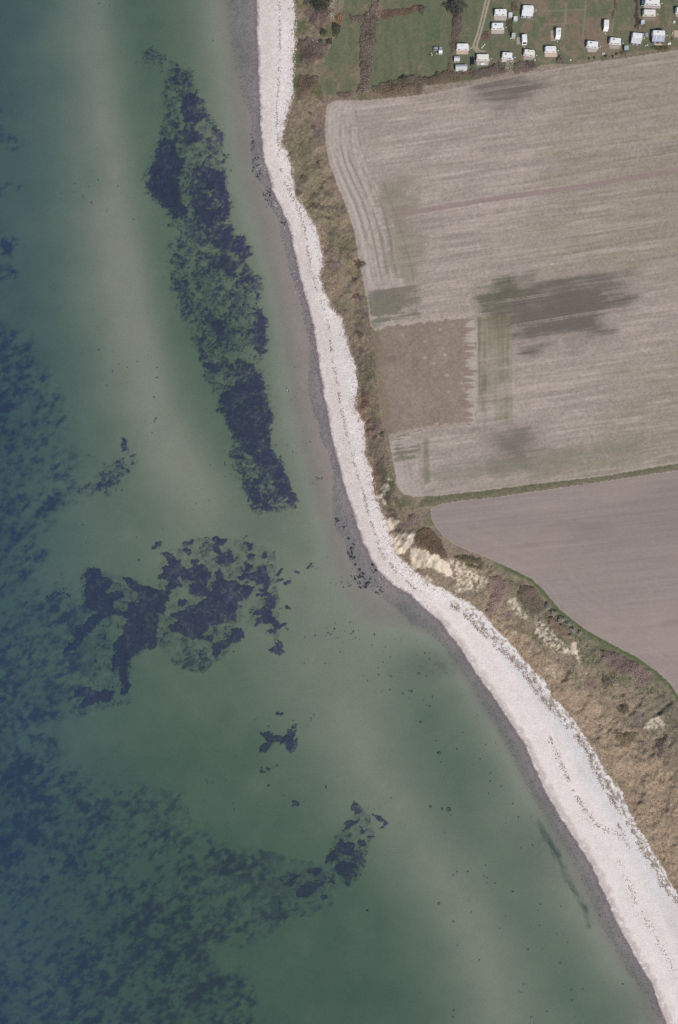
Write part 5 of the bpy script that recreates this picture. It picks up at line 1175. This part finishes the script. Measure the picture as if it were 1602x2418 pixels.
def along(line, n, spread, clump=True):
    p = np.asarray(line, float); seg = np.hypot(*(p[1:] - p[:-1]).T); cum = np.concatenate([[0], np.cumsum(seg)])
    t_ = srng.random(n) * cum[-1]
    if clump: t_ = t_[vnoise(t_ / 9.0, t_ * 0, 1) + .35 * srng.random(len(t_)) > .55]
    k = np.clip(np.searchsorted(cum, t_) - 1, 0, len(seg) - 1); u_ = (t_ - cum[k]) / seg[k]
    x = p[k, 0] + (p[k + 1, 0] - p[k, 0]) * u_; y = p[k, 1] + (p[k + 1, 1] - p[k, 1]) * u_
    off_ = np.abs(spread) * srng.normal(size=len(x)) * .5
    nx = -(p[k + 1, 1] - p[k, 1]) / seg[k]; ny = (p[k + 1, 0] - p[k, 0]) / seg[k]
    return x + nx * off_, y + ny * off_
MID = [(659,0),(661,25),(662,112),(660,189),(654,255),(655,300),(658,365),(668,420),(690,465),(710,505),(723,556),(727,590),(740,660),(765,730),(778,772),(784,845),(797,906),(809,975),(824,1044),(845,1120),(862,1174),(873,1222),(888,1263),(898,1300),(918,1329),(945,1356),(975,1388),(995,1399)]
MID2 = [(1298,1735),(1305,1760),(1331,1814),(1356,1872),(1388,1920),(1417,1955)]
MID3 = [(1455,1939),(1468,1958),(1478,1974)]; MID4 = [(1459,2022),(1470,2050),(1481,2077),(1497,2118),(1542,2198),(1575,2260),(1600,2310)]
MID5 = [(1417,1957),(1440,1962),(1470,1975),(1490,2005)]
UP2 = [(x - 7, y + 3) for x, y in UPPER if 0 <= y <= 1400]
wx_, wy_ = [], []
for ln, n_, sp in ((MID, 1900, 4.5), (MID2, 420, 7), (MID3, 90, 4), (MID4, 260, 8), (MID5, 120, 8), (UP2, 900, 9), (INNER, 2200, 6), ([(x + 9, y - 3) for x, y in INNER], 1200, 9)):
    a_, b_ = along(ln, n_, sp); wx_.append(a_); wy_.append(b_)
wx_ = np.concatenate(wx_); wy_ = np.concatenate(wy_)
ok = gz_arr(wx_, wy_) > .2
wx_, wy_ = wx_[ok], wy_[ok]
wc_ = A(134, 118, 108) * (.6 + .9 * srng.random((len(wx_), 1)))
tag(cubes("dried_seaweed", wx_, wy_, .40, .35, wc_, ground_mat("dry wrack", .2, 4, 0, .9)), "dark lines of dried seaweed washed up along the white beach", "dried seaweed", kind="stuff")
# pebbles strewn over the shingle
n_ = 26000
vv = srng.random(n_) * 2500 - 40; lo = interp_x(WATERLINE, vv); hi = interp_x(UPPER, vv); uu = lo + srng.random(n_) ** .9 * (hi - lo + 6)
keep = srng.random(n_) < np.where(vv < 1400, 1.0, np.where(np.abs(uu - hi) < 40, .6, .06)); uu, vv = uu[keep], vv[keep]
k_ = srng.random(len(uu)); pc = np.where((k_ < .72)[:, None], A(226, 216, 211), np.where((k_ < .96)[:, None], A(206, 192, 186), A(150, 136, 130))) * (.8 + .3 * srng.random((len(uu), 1)))
tag(cubes("pebbles", uu, vv, .30, .55, np.clip(pc, 0, .85), STM), "pale pebbles strewn over the shingle beach", "pebbles", kind="stuff")
# dark pebbles on the shallow gravel shelf
n_ = 3600
vv = srng.random(n_) * 2500 - 40; hi = interp_x(WATERLINE, vv); lo = interp_x(GRAVEL, vv); uu = lo - 3 + srng.random(n_) * (hi - lo + 3)
k_ = srng.random(n_); pc = np.where((k_ < .72)[:, None], A(106, 97, 97), A(170, 160, 155)) * (.7 + .6 * srng.random((n_, 1)))
tag(cubes("submerged_pebbles", uu, vv, .36, .7, pc, STM), "dark pebbles on the shallow gravel shelf at the waterline", "pebbles", kind="stuff")
# tussocks of dry grass and reed on the slope
n_ = 52000
vv = srng.random(n_) * 2240 + 200; uu = interp_x(UPPER, vv) + srng.random(n_) * (np.maximum(interp_x(BROW, vv), interp_x(UPPER, vv) + 20) - interp_x(UPPER, vv) + 6)
uu = np.minimum(uu, 1640)
ii = np.clip(np.searchsorted(us, uu) - 1, 0, NU - 2); jj = np.clip(np.searchsorted(vs, vv) - 1, 0, NV - 2)
ok = (CLS[jj, ii] == 2); uu, vv, ii, jj = uu[ok], vv[ok], ii[ok], jj[ok]
gx, gy, gz_ = P_arr(uu, vv, 0); n_ = len(uu)
hgt = (.08 + .2 * srng.random(n_)) * np.where(vv > 1420, 1.2, .8); az = srng.random(n_) * 2 * math.pi; wid = .16 + .3 * srng.random(n_)
lean = np.stack([srng.normal(size=n_) * .25 - .1, srng.normal(size=n_) * .25 + .15, np.ones(n_)], -1) * hgt[:, None]
side = np.stack([np.cos(az), np.sin(az), np.zeros(n_)], -1) * wid[:, None]
c0 = np.stack([gx, gy, gz_ - .05], -1)
q = np.stack([c0 - side, c0 + side, c0 + side * .35 + lean, c0 - side * .35 + lean], 1)
gcols = np.clip(C[jj, ii] * (1.15 + .45 * srng.random((n_, 1))), .01, .8)
tag(link_mesh("dry_grass", q.reshape(-1, 3), np.arange(4 * n_).reshape(-1, 4), VEGM, np.repeat(gcols, 4, 0), False), "dry grass and reeds covering the coastal slope", "dry grass", kind="stuff")

# boulders in the shallows and on the beach, each one its own object
BM = []
for k in range(6):
    bm = bmesh.new(); bmesh.ops.create_icosphere(bm, subdivisions=2, radius=1.0)
    for v_ in bm.verts:
        c_ = v_.co; f_ = 1 + .22 * math.sin(3.1 * c_.x + k) + .18 * math.sin(2.7 * c_.y + 2 * k) + .12 * math.sin(5 * c_.z + 3 * k)
        v_.co = (c_.x * f_ * 1.15, c_.y * f_ * .85, c_.z * f_ * .62)
    me = bpy.data.meshes.new("boulder"); bm.to_mesh(me); bm.free(); BM.append(me)
M_BLD = mat("dark weedy rock", (.05, .05, .048), .8, .3, 3, .03); M_BLP = mat("pale rock", (.50, .46, .43), .85, .15, 3, .03)
def boulder(px, py, r, pale, label, group, sink=.25):
    key = (k_b[0] % 6, pale); k_b[0] += 1
    if key not in BK:
        me = BM[key[0]].copy(); me.materials.append(M_BLP if pale else M_BLD); BK[key] = me
    o_ = bpy.data.objects.new("boulder", BK[key]); COL.objects.link(o_)
    x, y, z = P(px, py); o_.location = (x, y, z + r * .62 * (1 - 2 * sink)); r *= .85; o_.scale = (r, r, r); o_.rotation_euler = (0, 0, random.random() * 6.28)
    return tag(o_, label, "boulder", group)
BK = {}; k_b = [0]
def scatter_b(n, centre, spread, rr, pale, label, group):
    for k in range(n):
        boulder(random.gauss(centre[0], spread[0]), random.gauss(centre[1], spread[1]), rr[0] + (rr[1] - rr[0]) * random.random() ** 2, pale, label, group)
for c_, sp, n_ in [((598,335),(3,10),12),((604,385),(5,12),22),((610,413),(5,8),16),((632,450),(5,8),12),((643,480),(7,9),12),((670,520),(4,8),8)]:
    scatter_b(n_, c_, sp, (.22, .55), False, "dark boulder in the shallow fringe beside the northern beach", "dark boulders off the northern beach")
for c_, sp, n_ in [((617,390),(5,10),8),((650,478),(5,8),8),((676,528),(4,6),5),((692,640),(4,10),6),((703,690),(3,14),6),((1001,1428),(6,5),5),((905,1365),(6,8),6),((880,1380),(14,10),7)]:
    scatter_b(n_, c_, sp, (.22, .42), True, "pale boulder lying along the stony waterline", "pale boulders along the waterline")
for c_, sp, n_ in [((792,1230),(4,4),6),((835,1288),(7,10),10),((834,1315),(5,8),10),((843,1360),(9,8),26),((862,1380),(8,6),14),((893,1395),(10,5),10),((875,1350),(10,12),12),((815,1240),(8,8),8)]:
    scatter_b(n_, c_, sp, (.22, .75), False, "dark boulder in the shallows off the clay cliff", "dark boulders off the clay cliff")
for c_, sp, n_ in [((800,1378),(8,6),7),((822,1380),(6,6),5),((740,1340),(8,6),8),((775,1500),(12,10),6),((830,1500),(20,12),14),((905,1510),(30,14),8),((985,1540),(15,25),8),((925,1600),(30,20),8),((700,920),(8,40),5),((690,1065),(8,10),5),((745,1130),(14,8),9),((720,1030),(8,16),5)]:
    scatter_b(n_, c_, sp, (.18, .42), False, "small dark stone on the pale sand of the inner bay", "dark stones on the sand of the inner bay")
for k in range(24):
    y_ = random.uniform(1700, 2400); x_ = float(interp_x(WATERLINE, np.array([y_]))[0]) - random.uniform(45, 330)
    boulder(x_, y_, random.uniform(.2, .42), False, "small dark stone on the rippled sand off the southern beach", "dark stones off the southern beach")

# two people wading
def person(px, py, rz, label, shirt, trousers, hat):
    x, y, z = P(px, py)
    J = {'pel': (0, 0, .95, .145), 'wai': (0, 0, 1.08, .135), 'che': (0, 0, 1.32, .165), 'nec': (0, 0, 1.47, .065), 'chn': (.02, 0, 1.56, .075), 'hed': (.015, 0, 1.66, .10), 'top': (0, 0, 1.74, .07)}
    E = [('pel', 'wai'), ('wai', 'che'), ('che', 'nec'), ('nec', 'chn'), ('chn', 'hed'), ('hed', 'top')]
    for s_, nm in ((1, 'l'), (-1, 'r')):
        J[nm + 'hip'] = (0, .10 * s_, .88, .095); J[nm + 'kne'] = (.05 * s_, .12 * s_, .48, .065); J[nm + 'ank'] = (.07 * s_, .12 * s_, .09, .045); J[nm + 'toe'] = (.07 * s_ + .17, .13 * s_, .04, .04)
        J[nm + 'sho'] = (0, .19 * s_, 1.40, .07); J[nm + 'elb'] = (.06, .30 * s_, 1.16, .048); J[nm + 'wri'] = (.24, .24 * s_, 1.02, .035)
        J[nm + 'plm'] = (.31, .22 * s_, 1.0, .040)
        E += [('pel', nm + 'hip'), (nm + 'hip', nm + 'kne'), (nm + 'kne', nm + 'ank'), (nm + 'ank', nm + 'toe'), ('che', nm + 'sho'), (nm + 'sho', nm + 'elb'), (nm + 'elb', nm + 'wri'), (nm + 'wri', nm + 'plm')]
        for q_ in range(4):
            J[nm + 'f%d' % q_] = (.40 + .012 * (1 - abs(q_ - 1.5)), .22 * s_ + (q_ - 1.5) * .02, .975, .0095); E.append((nm + 'plm', nm + 'f%d' % q_))
        J[nm + 'th'] = (.345, .22 * s_ - .05 * s_, 1.0, .011); E.append((nm + 'plm', nm + 'th'))
    names = list(J); me = bpy.data.meshes.new("skeleton"); me.from_pydata([J[n][:3] for n in names], [(names.index(a), names.index(b)) for a, b in E], [])
    tmp = bpy.data.objects.new("skeleton", me); COL.objects.link(tmp)
    sk = tmp.modifiers.new("skin", 'SKIN'); sb_ = tmp.modifiers.new("sub", 'SUBSURF'); sb_.levels = 1
    for i, n in enumerate(names):
        sv = me.skin_vertices[0].data[i]; sv.radius = (J[n][3], J[n][3]); sv.use_root = n == 'pel'
    dg = bpy.context.evaluated_depsgraph_get(); body = bpy.data.meshes.new_from_object(tmp.evaluated_get(dg))
    bpy.data.objects.remove(tmp)
    for m_ in (mat("skin", (.52, .33, .25), .6), shirt, trousers): body.materials.append(m_)
    for p in body.polygons:
        c_ = p.center; p.use_smooth = True
        p.material_index = 2 if c_.z < .98 and abs(c_.y) < .2 and c_.x < .2 else (1 if c_.z < 1.46 and not (c_.x > .12) else 0)
    o_ = bpy.data.objects.new("person", body); COL.objects.link(o_); o_.location = (x, y, z); o_.rotation_euler = (0, 0, rz)
    tag(o_, label, "person", "people wading in the shallow water")
    b_ = MB(); b_.tube((0, 0, 1.69), (0, 0, 1.80), .125, .10, 12); b_.tube((0, 0, 1.67), (0, 0, 1.695), .22, .20, 14); h_ = b_.build("hat" if hat else "hair", hat or mat("brown hair", (.05, .03, .02), .7), o_)
    return o_
C_WH = mat("white cotton", (.78, .77, .75), .8); C_PK = mat("faded pink cotton", (.62, .42, .42), .8); C_DK = mat("dark red trousers", (.10, .03, .035), .8)
person(679.5, 922, .6, "person in a white hat and shirt wading in the shallows", C_WH, C_DK, mat("white hat cloth", (.8, .8, .78), .8))
person(682.5, 925.5, 2.6, "person in a faded pink shirt wading beside the white hat", C_PK, C_DK, None)
